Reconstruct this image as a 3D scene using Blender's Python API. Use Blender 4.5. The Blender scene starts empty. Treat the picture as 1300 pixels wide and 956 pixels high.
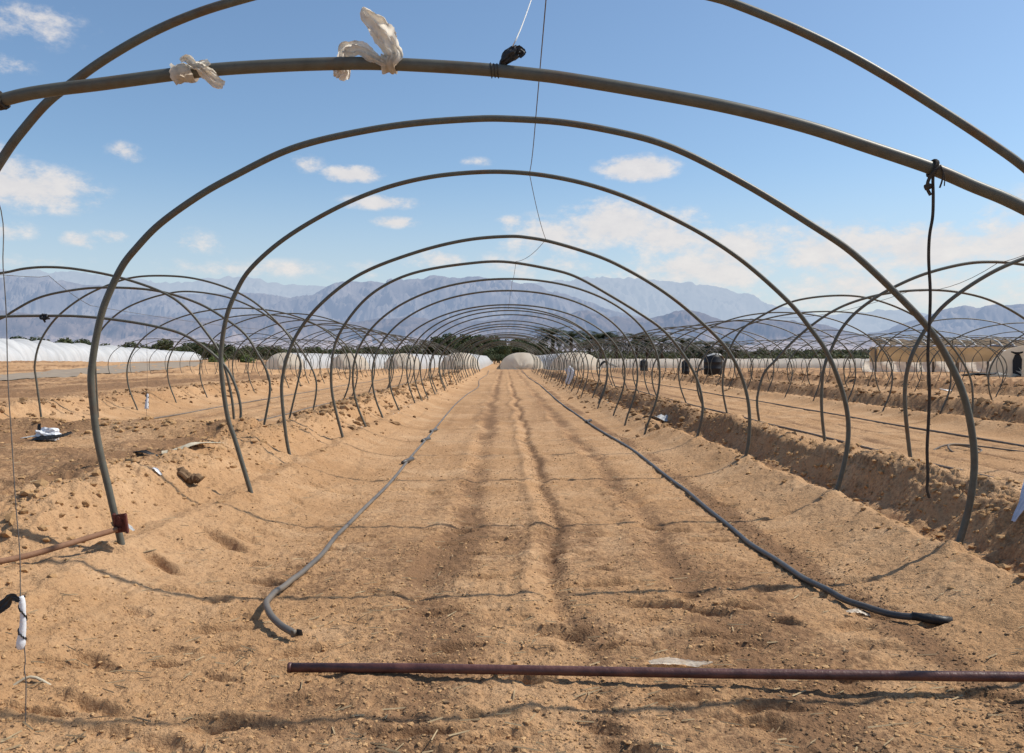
import bpy, math, random
import numpy as np
from mathutils import Vector, Matrix

random.seed(7)
rng = np.random.default_rng(7)
scene = bpy.context.scene
C = scene.collection
PI = math.pi
H = 1.40            # eye height above the tunnel floor
F = 1080.0          # focal length of the photograph in its own pixels

def pt(u, v, D):
    """a point of the photograph at distance D down the field"""
    return ((u - 640) / F * D, D, H - (v - 455) / F * D)

# ------------------------------------------------------------------ noise
def _hash(xi, yi, seed):
    h = (xi.astype(np.int64) * 374761393 + yi.astype(np.int64) * 668265263 + seed * 144269504) & 0xffffffff
    h = ((h ^ (h >> 13)) * 1274126177) & 0xffffffff
    h = ((h ^ (h >> 16)) * 2246822519) & 0xffffffff
    return ((h ^ (h >> 15)) & 0xffffff) / float(0xffffff)

def vnoise(x, y, seed=0):
    xf = np.floor(x); yf = np.floor(y)
    fx = x - xf; fy = y - yf
    fx = fx * fx * fx * (fx * (fx * 6 - 15) + 10); fy = fy * fy * fy * (fy * (fy * 6 - 15) + 10)
    a = _hash(xf, yf, seed); b = _hash(xf + 1, yf, seed)
    c = _hash(xf, yf + 1, seed); d = _hash(xf + 1, yf + 1, seed)
    return (a + (b - a) * fx) * (1 - fy) + (c + (d - c) * fx) * fy

def fbm(x, y, octaves=4, seed=0, gain=0.5):
    s = 0; amp = 1; tot = 0
    for o in range(octaves):
        s = s + amp * vnoise(x * (2.03 ** o) + 17.3 * o, y * (2.03 ** o) - 9.1 * o, seed + o * 13)
        tot += amp; amp *= gain
    return s / tot * 2 - 1

def ridged(x, y, octaves=4, seed=0, gain=0.5):
    s = 0; amp = 1; tot = 0
    for o in range(octaves):
        n = vnoise(x * (2.1 ** o) + 5.7 * o, y * (2.1 ** o) + 3.3 * o, seed + o * 31) * 2 - 1
        s = s + amp * (1 - np.abs(n)); tot += amp; amp *= gain
    return s / tot

def sstep(a, b, x):
    t = np.clip((x - a) / (b - a), 0, 1)
    return t * t * (3 - 2 * t)

# ------------------------------------------------------------------ terrain
CENTRES = np.array([-34.3, -27.4, -20.5, -13.6, -6.7, 0.24, 6.9, 13.8, 20.6, 27.5, 34.4, 41.3, 48.2])
MIDS = (CENTRES[1:] + CENTRES[:-1]) / 2
PX = [-3.6, -3.45, -3.2, -2.98, -2.8, -2.63, -2.45, -2.2, -1.9, 0, 1.9, 2.2, 2.45, 2.63, 2.70, 2.86, 3.0, 3.25, 3.45, 3.6]
PZ = [.50, .50, .44, .28, .19, .20, .13, .05, 0, 0, 0, .05, .14, .205, .19, .07, .14, .43, .50, .50]

_pr = np.random.default_rng(21)
PITS = []
for _ in range(210):
    y = 3.0 + 9 * _pr.random() ** 1.6
    PITS.append((_pr.uniform(-2.0, 2.5), y, _pr.uniform(.04, .17), _pr.uniform(.02, .045), _pr.uniform(-.5, .4), _pr.uniform(.012, .035)))
PITS += [(.62, 5.25, .27, .03, .25, .045), (.95, 4.75, .3, .035, -.3, .05), (-.1, 5.45, .22, .025, .15, .03), (1.05, 4.25, .25, .04, -.1, .03),
         (-2.05, 6.2, .22, .06, -.6, .05), (-2.2, 5.4, .16, .05, -.5, .05), (-.2, 4.1, .16, .03, .3, .04), (.25, 4.3, .15, .05, -.2, .04)]
# long thin lumps of thrown-up earth on the floor
LUMPS = []
for _ in range(110):
    y = 3.3 + 8 * _pr.random() ** 1.5
    LUMPS.append((_pr.uniform(-2.0, 2.5), y, _pr.uniform(.03, .10), _pr.uniform(.02, .05), _pr.uniform(-.6, .6), _pr.uniform(.008, .022)))

for fx, fy in ((-2.44, 5.4), (2.88, 5.4), (-2.25, 7.55), (2.93, 7.55), (-2.53, 10.2), (2.86, 10.2), (-2.38, 12.6), (2.86, 12.6), (4.1, 8.55), (4.08, 10.85), (4.1, 13.6), (-3.83, 12.3), (-4.08, 12.9), (-3.95, 13.9)):
    LUMPS.append((fx + .04, fy + .03, .13, .09, .4, .045)); LUMPS.append((fx - .09, fy - .06, .07, .05, -.5, .028)); PITS.append((fx - .02, fy - .10, .07, .035, .2, .02))
HOSE_L = [pt(374, 815, 4.17), pt(362, 810, 4.24), pt(350, 802, 4.34), pt(341, 793, 4.45), pt(338, 783, 4.58), pt(340, 774, 4.70), pt(347, 764, 4.86), pt(363, 749, 5.13), pt(385, 731, 5.48), pt(412, 703, 6.1), pt(430, 680, 6.72),
          pt(455, 655, 7.56), pt(482, 628, 8.74), pt(505, 603, 10.2), pt(522, 582, 11.9), pt(540, 560, 14.4), pt(556, 541, 17.6), pt(570, 524, 21.9), pt(580, 512, 26.5)]
HOSE_L = [(p[0], p[1]) for p in HOSE_L] + [(-1.42, 33), (-1.25, 42), (-1.6, 55), (-1.45, 72), (-1.6, 88)]
HOSE_R = [pt(1200, 798, 4.41), pt(1150, 793, 4.47), pt(1100, 780, 4.65), pt(1060, 765, 4.88), pt(1020, 740, 5.3), pt(985, 714, 5.84), pt(950, 690, 6.43), pt(925, 668, 7.1), pt(895, 645, 7.96),
          pt(866, 620, 9.16), pt(835, 597, 10.6), pt(803, 573, 12.8), pt(770, 552, 15.6), pt(740, 533, 19.4), pt(715, 515, 25.2)]
HOSE_R = [(p[0], p[1]) for p in HOSE_R] + [(1.78, 33), (1.85, 45), (1.75, 60), (1.85, 75), (1.8, 88)]
hl_y = np.array([p[1] for p in HOSE_L][7:]); hl_x = np.array([p[0] for p in HOSE_L][7:])
hr_y = np.array([p[1] for p in HOSE_R][3:]); hr_x = np.array([p[0] for p in HOSE_R][3:])

def local_row(X, Y):
    wob = .10 * fbm(Y * .35, np.round(X / 6.9) * 7.7, 3, 5) + .05 * fbm(Y * 1.7, X * .2, 2, 6)
    k = np.searchsorted(MIDS, X)
    x = X - CENTRES[k]
    lim = np.where(x > 0, np.where(k < len(MIDS), (MIDS[np.minimum(k, len(MIDS) - 1)] - CENTRES[k]), 3.45), np.where(k > 0, (CENTRES[k] - MIDS[np.maximum(k - 1, 0)]), 3.45))
    edge = sstep(3.5, 3.0, np.abs(x))
    x = x + wob * edge
    return x, k

def height(X, Y, detail=True):
    X = np.asarray(X, dtype=float); Y = np.asarray(Y, dtype=float)
    x, k = local_row(X, Y)
    prof = np.interp(x, PX, PZ)
    near = sstep(160, 60, Y)                    # field relief fades out far away
    berm = sstep(2.55, 3.2, np.abs(x))
    floor = sstep(2.5, 2.0, np.abs(x))
    # where the rows are: beyond these starts the ground is an unploughed plateau
    start = np.where(k == 4, 11.9, np.where(k == 3, 44., np.where(k == 2, 48., np.where(k < 2, 1e4, np.where(k == 7, 15., np.where(k == 8, 24., np.where(k > 8, 1e4, -50.)))))))
    inrow = sstep(-.5, .5, Y - start - .6 * fbm(X * .4, Y * 0, 2, 77))
    # keep the berm on the tunnel side of an unploughed plateau
    keep = sstep(-3.15, -3.5, X)
    plat = np.where((k <= 4), .42 + .04 * fbm(X * .5, Y * .5, 3, 8), .30)
    inrow = np.where((k <= 4), np.maximum(inrow, 1 - np.where(X < -3.2, 1, 0)), inrow)
    crest_end = .16 * np.exp(-((Y - start + .9) / .45) ** 2) * np.where(k <= 4, 1, 0)
    z = prof * inrow + (plat + crest_end) * (1 - inrow)
    end = sstep(84, 92, Y)
    z = z * (1 - end) + .12 * end + .12 * np.exp(-((Y - 88) / 1.5) ** 2)
    z = z * near + .06 * (1 - near)
    z += (.75 * sstep(-26, -42, X) * sstep(30, 60, Y)) * sstep(900, 300, Y)
    lowk = sstep(4.85, 6.1, Y + .35 * fbm(X * .9, Y * .9, 2, 71)); lo = sstep(-2.45, -2.8, X) * (1 - lowk)
    z = z * (1 - lo) + (.20 + .05 * sstep(-3, -6, X)) * lo
    z += .03 * fbm(X * .25, Y * .25, 3, 2) * near
    if detail:
        d4 = sstep(45, 8, Y)
        # clods on berms and lips
        cl = ridged(X * 2.2, Y * 2.2, 4, 11, .6)
        z += berm * near * (.13 * (cl - .62) + .06 * fbm(X * 1.1, Y * 1.1, 3, 12) + .035 * fbm(X * 8, Y * 8, 3, 13) * sstep(30, 8, Y))
        z += (1 - berm) * (1 - floor) * near * .030 * fbm(X * 5, Y * 5, 4, 14)
        pk = np.where(inrow < .5, 1, 0) * near
        z += pk * (.045 * fbm(X * 1.7, Y * 1.7, 4, 18) + .05 * (ridged(X * 3, Y * 3, 3, 19) - .6))
        # floor: ruts, ridges, cross ripples left by the tiller
        m0 = floor * near; rz_ = m0 * (.25 + .75 * sstep(3.9, 5.6, Y + .5 * fbm(X * 1.3, Y * 1.3, 2, 39)))
        w1 = .014 * fbm(Y * 4, Y * 0 + 31, 2, 34) + .05 * fbm(Y * .8, Y * 0 + 3, 3, 31); w2 = .014 * fbm(Y * 4.4, Y * 0 + 32, 2, 35) + .03 * fbm(Y * .7, Y * 0 + 9, 3, 32); w3 = .016 * fbm(Y * 4, Y * 0 + 33, 2, 36) + .06 * fbm(Y * .6, Y * 0 + 5, 3, 33)
        main = np.where(k == 5, 1, .7)
        z -= rz_ * .026 * np.exp(-((x + .62 + w1) / .12) ** 2)
        z += rz_ * .025 * np.exp(-((x + .02 + w2) / .06) ** 2)
        z -= rz_ * .036 * np.exp(-((x - .15 + w2) / .055) ** 2)
        z -= rz_ * .026 * np.exp(-((x - .98 + w3) / .12) ** 2)
        z += rz_ * .020 * np.exp(-((x - .82 + w3) / .10) ** 2)
        z += rz_ * .022 * np.exp(-((x + .80 + w1) / .11) ** 2)
        rip = np.sin(Y * 16 + 6 * fbm(X * 1.1, Y * .5, 3, 41) * 2 + X * 1.0)
        rip = -1.6 * np.maximum(rip, 0) ** 4 * sstep(.45, .6, vnoise(X * 2.3, Y * 3.5, 46))
        patch = sstep(-.15, .35, fbm(X * .9, Y * .55, 3, 42))
        z += m0 * (.013 + .012 * sstep(8, 20, Y)) * rip * patch * sstep(-1.1, -.9, x) * sstep(1.7, 1.3, x)
        z += m0 * (.008 * fbm(X * 3, Y * 3, 4, 44) + .008 * fbm(X * 11, Y * 11, 3, 45) * d4)
        z += near * sstep(16, 7, Y) * (.0075 * fbm(X * 27, Y * 27, 3, 51, .6) + .012 * sstep(.52, .8, vnoise(X * 16, Y * 16, 52)) * vnoise(X * 3, Y * 3, 53))
        # rough, trodden patches
        rough = sstep(.0, .5, fbm(X * .8, Y * .5, 3, 47)) * sstep(9, 4.5, Y)
        z += m0 * rough * .034 * (ridged(X * 3.5, Y * 6, 4, 48, .6) - .6)
        for (cx, cy, rx, ry, a, dp) in PITS:
            ca, sa = math.cos(a), math.sin(a)
            sel = np.where((np.abs(X - cx) < 3 * rx + .1) & (np.abs(Y - cy) < 3 * rx + .1))
            if sel[0].size == 0: continue
            dx = (X[sel] - cx); dy = (Y[sel] - cy)
            a1 = (dx * ca + dy * sa) / rx; a2 = (-dx * sa + dy * ca) / ry
            r2 = a1 ** 2 + a2 ** 2
            z[sel] += -1.25 * dp * np.exp(-r2 ** 2) + .55 * dp * np.exp(-(a1 ** 2 * .8 + (a2 - 1.6) ** 2))
        for (cx, cy, rx, ry, a, dp) in LUMPS:
            ca, sa = math.cos(a), math.sin(a)
            sel = np.where((np.abs(X - cx) < 3 * rx + .1) & (np.abs(Y - cy) < 3 * rx + .1))
            if sel[0].size == 0: continue
            dx = (X[sel] - cx); dy = (Y[sel] - cy)
            r2 = ((dx * ca + dy * sa) / rx) ** 2 + ((-dx * sa + dy * ca) / ry) ** 2
            z[sel] += dp * np.exp(-r2)
    return z

def hz(x, y):
    return float(height(np.array([x]), np.array([y]))[0])

def dark_mask(X, Y):
    """darker earth: ruts, the organic strips along the hoses, berm sides"""
    x, k = local_row(X, Y)
    floor = sstep(2.5, 2.0, np.abs(x))
    m = .62 * np.exp(-((x + .58) / .17) ** 2) + .60 * np.exp(-((x - .18) / .085) ** 2) + .58 * np.exp(-((x - 1.0) / .17) ** 2)
    hx = np.interp(Y, hr_y, hr_x)
    m += np.where(k == 5, 1.0 * np.exp(-((X - hx - .14) / .13) ** 2), 0)
    m *= .25 + 1.0 * vnoise(X * 3.2, Y * 1.9, 61)
    m += floor * sstep(1.75, 1.45, np.abs(x + .05)) * (.10 + .32 * vnoise(x * 7, Y * .45, 62)) * np.where(k == 5, 1, .7)
    m += .55 * sstep(.05, .55, fbm(X * .8, Y * .5, 3, 47)) * floor * sstep(10, 4.5, Y)
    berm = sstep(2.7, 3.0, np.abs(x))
    m += berm * np.where(x > 0, .52, np.where(k == 5, .12, .42)) * (.6 + .6 * vnoise(X * .8, Y * .8, 63))  # right berm sides darker than left ones, most so in the central row
    m += np.where((X < -3.5) & (Y < 11.8), .55 * vnoise(X * 1.0, Y * 1.6, 64) + .33 * sstep(5.2, 7.5, Y - .5 * X - 2), 0)
    m += .5 * sstep(-.05, .4, fbm(X * .35, Y * .09, 4, 66)) * sstep(10, 22, Y) * np.where(k == 5, .35, 1)
    m += .65 * sstep(-9.9, -11.5, X + .8 * fbm(Y * .2, X * .1, 2, 67)) * sstep(47, 40, Y) * (.5 + .6 * vnoise(X * .5, Y * .4, 68)) + .35 * sstep(11, 13, X) * (.3 + .9 * vnoise(X * .6, Y * .25, 69))
    return np.clip(m, 0, 1)

# ------------------------------------------------------------------ materials
def mat(name):
    m = bpy.data.materials.new(name); m.use_nodes = True
    nt = m.node_tree; nt.nodes.clear()
    out = nt.nodes.new('ShaderNodeOutputMaterial')
    return m, nt, out

def N(nt, t, **kw):
    n = nt.nodes.new(t)
    for k, v in kw.items():
        if k.startswith('i_'):
            n.inputs[int(k[2:])].default_value = v
        else: setattr(n, k, v)
    return n

def L(nt, a, b): nt.links.new(a, b)

def ramp(nt, fac, stops):
    r = nt.nodes.new('ShaderNodeValToRGB')
    el = r.color_ramp.elements
    while len(el) < len(stops): el.new(0.5)
    for e, (p, c) in zip(el, stops):
        e.position = p; e.color = (*c, 1) if len(c) == 3 else c
    L(nt, fac, r.inputs[0]); return r.outputs[0]

def noise(nt, vec, scale, detail=4, rough=.55):
    n = N(nt, 'ShaderNodeTexNoise'); n.inputs['Scale'].default_value = scale; n.inputs['Detail'].default_value = detail
    n.inputs['Roughness'].default_value = rough
    if vec is not None: L(nt, vec, n.inputs['Vector'])
    return n.outputs['Fac']

def mixc(nt, fac, a, b, mode='MIX'):
    n = N(nt, 'ShaderNodeMix'); n.data_type = 'RGBA'; n.blend_type = mode
    for s, val in ((0, fac), (6, a), (7, b)):
        if hasattr(val, 'is_linked') or hasattr(val, 'node'): L(nt, val, n.inputs[s])
        elif s == 0: n.inputs[0].default_value = val
        else: n.inputs[s].default_value = (*val, 1)
    return n.outputs[2]

def math_(nt, op, a, b=None):
    n = N(nt, 'ShaderNodeMath'); n.operation = op
    for i, v in enumerate((a, b)):
        if v is None: continue
        if hasattr(v, 'node'): L(nt, v, n.inputs[i])
        else: n.inputs[i].default_value = v
    return n.outputs[0]

def simple(name, c1, c2, scale=8, rough=.7, bump=0, bscale=40, spec=.3, metallic=0, coords='Object', transl=0):
    m, nt, out = mat(name)
    tc = N(nt, 'ShaderNodeTexCoord').outputs[coords]
    f = noise(nt, tc, scale, 5, .6)
    col = ramp(nt, f, [(.3, c1), (.7, c2)])
    p = N(nt, 'ShaderNodeBsdfPrincipled'); L(nt, col, p.inputs['Base Color'])
    p.inputs['Roughness'].default_value = rough; p.inputs['Specular IOR Level'].default_value = spec; p.inputs['Metallic'].default_value = metallic
    if bump:
        b = N(nt, 'ShaderNodeBump'); b.inputs['Strength'].default_value = bump; b.inputs['Distance'].default_value = .01
        L(nt, noise(nt, tc, bscale, 4), b.inputs['Height']); L(nt, b.outputs[0], p.inputs['Normal'])
    if transl:
        t = N(nt, 'ShaderNodeBsdfTranslucent'); L(nt, col, t.inputs[0])
        ms = N(nt, 'ShaderNodeMixShader'); ms.inputs[0].default_value = transl
        L(nt, p.outputs[0], ms.inputs[1]); L(nt, t.outputs[0], ms.inputs[2]); L(nt, ms.outputs[0], out.inputs[0])
    else: L(nt, p.outputs[0], out.inputs[0])
    return m

def sand_material():
    m, nt, out = mat('sand')
    geo = N(nt, 'ShaderNodeNewGeometry').outputs['Position']
    att = N(nt, 'ShaderNodeAttribute'); att.attribute_name = 'dark'; dk = att.outputs['Fac']
    big = noise(nt, geo, .45, 5, .6); mid = noise(nt, geo, 3.2, 6, .65); fine = noise(nt, geo, 38, 4, .7)
    base = ramp(nt, big, [(.26, (0.400, 0.227, 0.110)), (.48, (0.480, 0.285, 0.146)), (.70, (0.580, 0.365, 0.203))])
    base = mixc(nt, math_(nt, 'MULTIPLY', mid, .65), base, (0.375, 0.207, 0.101))
    pale = N(nt, 'ShaderNodeMapRange'); pale.inputs['From Min'].default_value = .5; pale.inputs['From Max'].default_value = .72; pale.inputs['To Max'].default_value = .75
    L(nt, noise(nt, geo, 1.3, 7, .68), pale.inputs[0]); base = mixc(nt, pale.outputs[0], base, (0.605, 0.391, 0.224))
    fn = ramp(nt, fine, [(.30, (0.520, 0.473, 0.478)), (.47, (1, 1, 1)), (.75, (1.16, 1.17, 1.18))])
    base = mixc(nt, .8, base, fn, 'MULTIPLY')
    # darker earth with crumbly edge
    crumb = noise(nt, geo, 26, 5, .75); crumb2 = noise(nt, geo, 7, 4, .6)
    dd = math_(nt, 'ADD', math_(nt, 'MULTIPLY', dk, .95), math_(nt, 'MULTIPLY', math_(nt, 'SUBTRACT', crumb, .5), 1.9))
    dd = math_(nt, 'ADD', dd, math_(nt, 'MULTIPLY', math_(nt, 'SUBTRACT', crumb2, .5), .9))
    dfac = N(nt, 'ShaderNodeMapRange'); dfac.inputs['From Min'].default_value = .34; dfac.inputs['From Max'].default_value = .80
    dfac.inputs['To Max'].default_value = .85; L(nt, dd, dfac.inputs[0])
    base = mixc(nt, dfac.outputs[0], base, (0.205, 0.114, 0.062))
    # specks of plant matter
    vo = N(nt, 'ShaderNodeTexVoronoi'); vo.inputs['Scale'].default_value = 30; L(nt, geo, vo.inputs['Vector'])
    sp = math_(nt, 'LESS_THAN', vo.outputs['Distance'], .13)
    gate = math_(nt, 'GREATER_THAN', noise(nt, geo, 3.0, 3), .53)
    base = mixc(nt, math_(nt, 'MULTIPLY', math_(nt, 'MULTIPLY', sp, gate), .7), base, (.13, .085, .055))
    p = N(nt, 'ShaderNodeBsdfPrincipled'); p.inputs['Roughness'].default_value = .95; p.inputs['Specular IOR Level'].default_value = .08
    L(nt, base, p.inputs['Base Color'])
    h = math_(nt, 'ADD', math_(nt, 'MULTIPLY', noise(nt, geo, 22, 6, .7), 1.0), math_(nt, 'MULTIPLY', noise(nt, geo, 95, 3, .6), .35))
    b = N(nt, 'ShaderNodeBump'); b.inputs['Strength'].default_value = .9; b.inputs['Distance'].default_value = .03
    L(nt, h, b.inputs['Height']); L(nt, b.outputs[0], p.inputs['Normal'])
    L(nt, p.outputs[0], out.inputs[0])
    return m

def haze_glow_mat(name, c1, c2, fan, haze, fac, zfan, scale=.004):
    """rock with its distance haze painted in as a flat glow"""
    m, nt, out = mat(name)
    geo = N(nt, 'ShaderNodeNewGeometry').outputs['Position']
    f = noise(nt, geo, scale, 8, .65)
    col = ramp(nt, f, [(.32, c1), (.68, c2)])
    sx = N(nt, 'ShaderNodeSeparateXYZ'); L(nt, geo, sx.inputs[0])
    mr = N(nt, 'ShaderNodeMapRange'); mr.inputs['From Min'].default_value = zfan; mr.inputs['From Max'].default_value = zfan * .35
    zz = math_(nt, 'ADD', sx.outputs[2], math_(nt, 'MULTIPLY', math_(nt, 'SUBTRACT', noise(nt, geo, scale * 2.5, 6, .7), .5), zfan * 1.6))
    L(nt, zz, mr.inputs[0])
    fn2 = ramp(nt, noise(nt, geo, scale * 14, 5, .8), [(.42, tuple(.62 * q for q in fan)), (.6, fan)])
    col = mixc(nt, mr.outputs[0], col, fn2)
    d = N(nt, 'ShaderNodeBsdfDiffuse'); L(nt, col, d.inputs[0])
    e = N(nt, 'ShaderNodeEmission'); e.inputs[0].default_value = (*haze, 1); e.inputs[1].default_value = 1  # even emission in the air's colour stands in for haze
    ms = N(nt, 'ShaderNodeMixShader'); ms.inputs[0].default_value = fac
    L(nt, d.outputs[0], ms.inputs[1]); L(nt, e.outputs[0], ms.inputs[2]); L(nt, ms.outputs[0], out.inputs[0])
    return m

def pipe_material(name, c_top, c_brown, rough=.45):
    m, nt, out = mat(name)
    tc = N(nt, 'ShaderNodeNewGeometry').outputs['Position']
    n1 = noise(nt, tc, 5, 6, .65); n2 = noise(nt, tc, 24, 3, .6)
    col = ramp(nt, n1, [(.32, c_top), (.52, tuple(.88 * a + .12 * b for a, b in zip(c_top, c_brown))), (.70, c_brown)])
    col = mixc(nt, .5, col, ramp(nt, n2, [(.3, (.62, .6, .57)), (.6, (1, 1, 1)), (.82, (1.3, 1.3, 1.3))]), 'MULTIPLY')
    p = N(nt, 'ShaderNodeBsdfPrincipled'); L(nt, col, p.inputs['Base Color'])
    p.inputs['Roughness'].default_value = rough; p.inputs['Specular IOR Level'].default_value = .28
    L(nt, p.outputs[0], out.inputs[0]); return m

M = {}
M['sand'] = sand_material()
M['clod'] = simple('clod_earth', (.27, .155, .075), (.50, .31, .155), 3, .95, .6, 60, .05)
M['chip'] = simple('plant_chips', (.10, .062, .038), (.25, .16, .09), 9, .9, 0, 40, .1)
M['dark_clod'] = simple('dark_clod', (.17, .10, .052), (.36, .22, .115), 3, .95, .6, 40, .05)
M['crumb'] = simple('crumb_earth', (.35, .205, .10), (.52, .325, .165), 5, .95, .4, 60, .05)
M['straw'] = simple('straw', (.10, .06, .035), (.45, .34, .2), 3, .8, 0, 40, .1)
M['road'] = simple('road_dust', (.25, .20, .155), (.33, .265, .20), 1.2, .95, .4, 20, .05)
M['pipe'] = pipe_material('hoop_pipe', (.108, .107, .086), (.12, .08, .048))
M['hose'] = simple('grey_hose', (.085, .078, .07), (.185, .15, .115), 2.2, .5, .2, 60, .4)
M['hose_dark'] = simple('dark_hose', (.038, .038, .040), (.105, .09, .075), 5, .42, .2, 60, .45)
M['hose_dust'] = simple('dusty_hose', (.12, .10, .085), (.22, .175, .13), 5, .7, .2, 60, .2)
M['rust'] = simple('red_brown_pipe', (.052, .018, .016), (.135, .055, .042), 11, .45, .35, 40, .45)
M['rust_dull'] = simple('dusty_rust', (.17, .085, .05), (.27, .15, .09), 9, .8, .3, 60, .2)
M['rust_plate'] = simple('rust_plate', (.07, .02, .016), (.14, .042, .03), 14, .7, .3, 60, .2)
M['film'] = simple('plastic_film', (.80, .70, .56), (.90, .84, .74), 30, .35, .2, 70, .5, transl=.62)
M['white'] = simple('white_sheet', (.70, .70, .72), (.84, .84, .85), 12, .45, .4, 30, .4, transl=.1)
M['cover'] = simple('tunnel_film', (.62, .615, .60), (.76, .76, .755), .35, .5, .7, 2, .3, transl=.45, coords='Object')
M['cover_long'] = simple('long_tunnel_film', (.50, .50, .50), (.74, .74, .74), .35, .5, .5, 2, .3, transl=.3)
_n = M['cover_long'].node_tree; _mp = N(_n, 'ShaderNodeMapping'); _mp.inputs['Scale'].default_value = (.3, 4.5, .6); _tcn = next(n for n in _n.nodes if n.type == 'TEX_COORD'); L(_n, _tcn.outputs['Object'], _mp.inputs[0])  # stretched grey streaks put the folds' shading into the film colour
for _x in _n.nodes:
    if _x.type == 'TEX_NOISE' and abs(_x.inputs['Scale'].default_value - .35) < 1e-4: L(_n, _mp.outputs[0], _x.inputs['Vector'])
M['cover_warm'] = simple('cream_tunnel_film', (.74, .69, .60), (.86, .82, .74), .6, .5, .6, 2, .3, transl=.6)
M['end'] = simple('tunnel_end_film', (.84, .73, .57), (.93, .85, .71), .8, .6, .4, 4, .3, transl=.5)
M['black'] = simple('black_plastic', (.010, .010, .011), (.022, .021, .022), 12, .5, .4, 30, .35)
M['rope'] = simple('dark_rope', (.035, .03, .028), (.085, .07, .055), 60, .85, .4, 300, .1)
M['twine'] = simple('thin_wire', (.09, .085, .08), (.17, .155, .14), 30, .7, 0, 30, .2)
M['white_twine'] = simple('white_twine', (.55, .54, .5), (.7, .68, .65), 30, .7, 0, 30, .2)
M['tan'] = simple('tan_net', (.56, .37, .185), (.68, .47, .26), .9, .85, .5, 3, .1, transl=.4)
M['post'] = simple('shed_post', (.12, .085, .06), (.2, .15, .11), 3, .8, 0, 10, .2)
M['strut'] = simple('pale_strut', (.62, .57, .50), (.74, .70, .63), 3, .6, 0, 10, .3)
M['net'] = simple('shade_net', (.07, .05, .035), (.24, .175, .115), 2.2, .9, .5, 8, .1)
M['bark'] = simple('bark', (.075, .055, .04), (.14, .10, .07), 4, .9, .4, 20, .1)
def leaf_mat(name, a, b):
    return simple(name, a, b, .55, .7, 0, 5, .2, transl=.2)
M['leaf'] = leaf_mat('leaf_dark', (.035, .048, .022), (.088, .105, .045))
M['leaf2'] = leaf_mat('leaf_olive', (.062, .072, .034), (.13, .138, .066))
M['leaf3'] = leaf_mat('leaf_bright', (.085, .12, .03), (.17, .20, .07))
M['palm'] = leaf_mat('palm_leaf', (.026, .036, .020), (.072, .084, .042))
M['belt'] = leaf_mat('belt_leaf', (.075, .085, .055), (.15, .15, .095))
M['rag_grey'] = simple('grey_sheet', (.36, .36, .36), (.50, .49, .47), 14, .6, .4, 30, .3)
M['tan_sheet'] = simple('tan_sheet', (.40, .33, .23), (.53, .46, .34), 8, .7, .5, 20, .2)
M['blue_sheet'] = simple('pale_blue_sheet', (.40, .46, .58), (.52, .58, .70), 10, .5, .3, 20, .4)

# ------------------------------------------------------------------ mesh helpers
class MB:
    def __init__(s): s.v = []; s.f = []
    def add(s, verts, faces):
        o = len(s.v); s.v.extend([tuple(p) for p in verts]); s.f.extend([tuple(i + o for i in f) for f in faces])
    def tube(s, path, r, sides=10, cap=True):
        P = [Vector(p) for p in path]; n = len(P)
        R = r if hasattr(r, '__len__') else [r] * n
        T = [(P[min(i + 1, n - 1)] - P[max(i - 1, 0)]).normalized() for i in range(n)]
        up = Vector((0, 0, 1)) if abs(T[0].z) < .9 else Vector((1, 0, 0))
        u = T[0].cross(up).normalized(); vs = []
        for i in range(n):
            if i: u = (u - T[i] * u.dot(T[i])).normalized()
            w = T[i].cross(u)
            for k in range(sides):
                a = 2 * PI * k / sides
                vs.append(P[i] + (u * math.cos(a) + w * math.sin(a)) * R[i])
        fs = []
        for i in range(n - 1):
            for k in range(sides):
                a = i * sides + k; b = i * sides + (k + 1) % sides
                fs.append((a, b, b + sides, a + sides))
        if cap:
            fs.append(tuple(reversed(range(sides)))); fs.append(tuple(range((n - 1) * sides, n * sides)))
        s.add(vs, fs); return s
    def box(s, c, d, rot=None):
        vs = []
        for x in (-.5, .5):
            for y in (-.5, .5):
                for z in (-.5, .5):
                    p = Vector((x * d[0], y * d[1], z * d[2]))
                    if rot is not None: p = rot @ p
                    vs.append(p + Vector(c))
        s.add(vs, [(0, 1, 3, 2), (4, 6, 7, 5), (0, 4, 5, 1), (2, 3, 7, 6), (0, 2, 6, 4), (1, 5, 7, 3)]); return s
    def build(s, name, m, parent=None, smooth=True):
        me = bpy.data.meshes.new(name); me.from_pydata(s.v, [], s.f); me.validate()
        if smooth: me.polygons.foreach_set('use_smooth', [True] * len(me.polygons))
        if m is not None: me.materials.append(m)
        o = bpy.data.objects.new(name, me); C.objects.link(o)
        if parent is not None: o.parent = parent
        return o

def tag(o, label=None, cat=None, group=None, kind=None):
    if label: o['label'] = label
    if cat: o['category'] = cat
    if group: o['group'] = group
    if kind: o['kind'] = kind
    return o

def empty(name, loc=(0, 0, 0), rz=0):
    o = bpy.data.objects.new(name, None); o.empty_display_size = .2; C.objects.link(o)
    o.location = loc; o.rotation_euler = (0, 0, rz); return o

def copy_tree(o, parent=None):
    c = o.copy(); C.objects.link(c)
    if parent is not None: c.parent = parent
    for ch in o.children: copy_tree(ch, c)
    return c

def spline(pts, per=8):
    P = [Vector(p) for p in pts]; out = []
    for i in range(len(P) - 1):
        p0 = P[max(i - 1, 0)]; p1 = P[i]; p2 = P[i + 1]; p3 = P[min(i + 2, len(P) - 1)]
        for j in range(per):
            t = j / per
            out.append(.5 * ((2 * p1) + (p2 - p0) * t + (2 * p0 - 5 * p1 + 4 * p2 - p3) * t * t + (3 * p1 - p0 - 3 * p2 + p3) * t ** 3))
    out.append(P[-1]); return out

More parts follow.
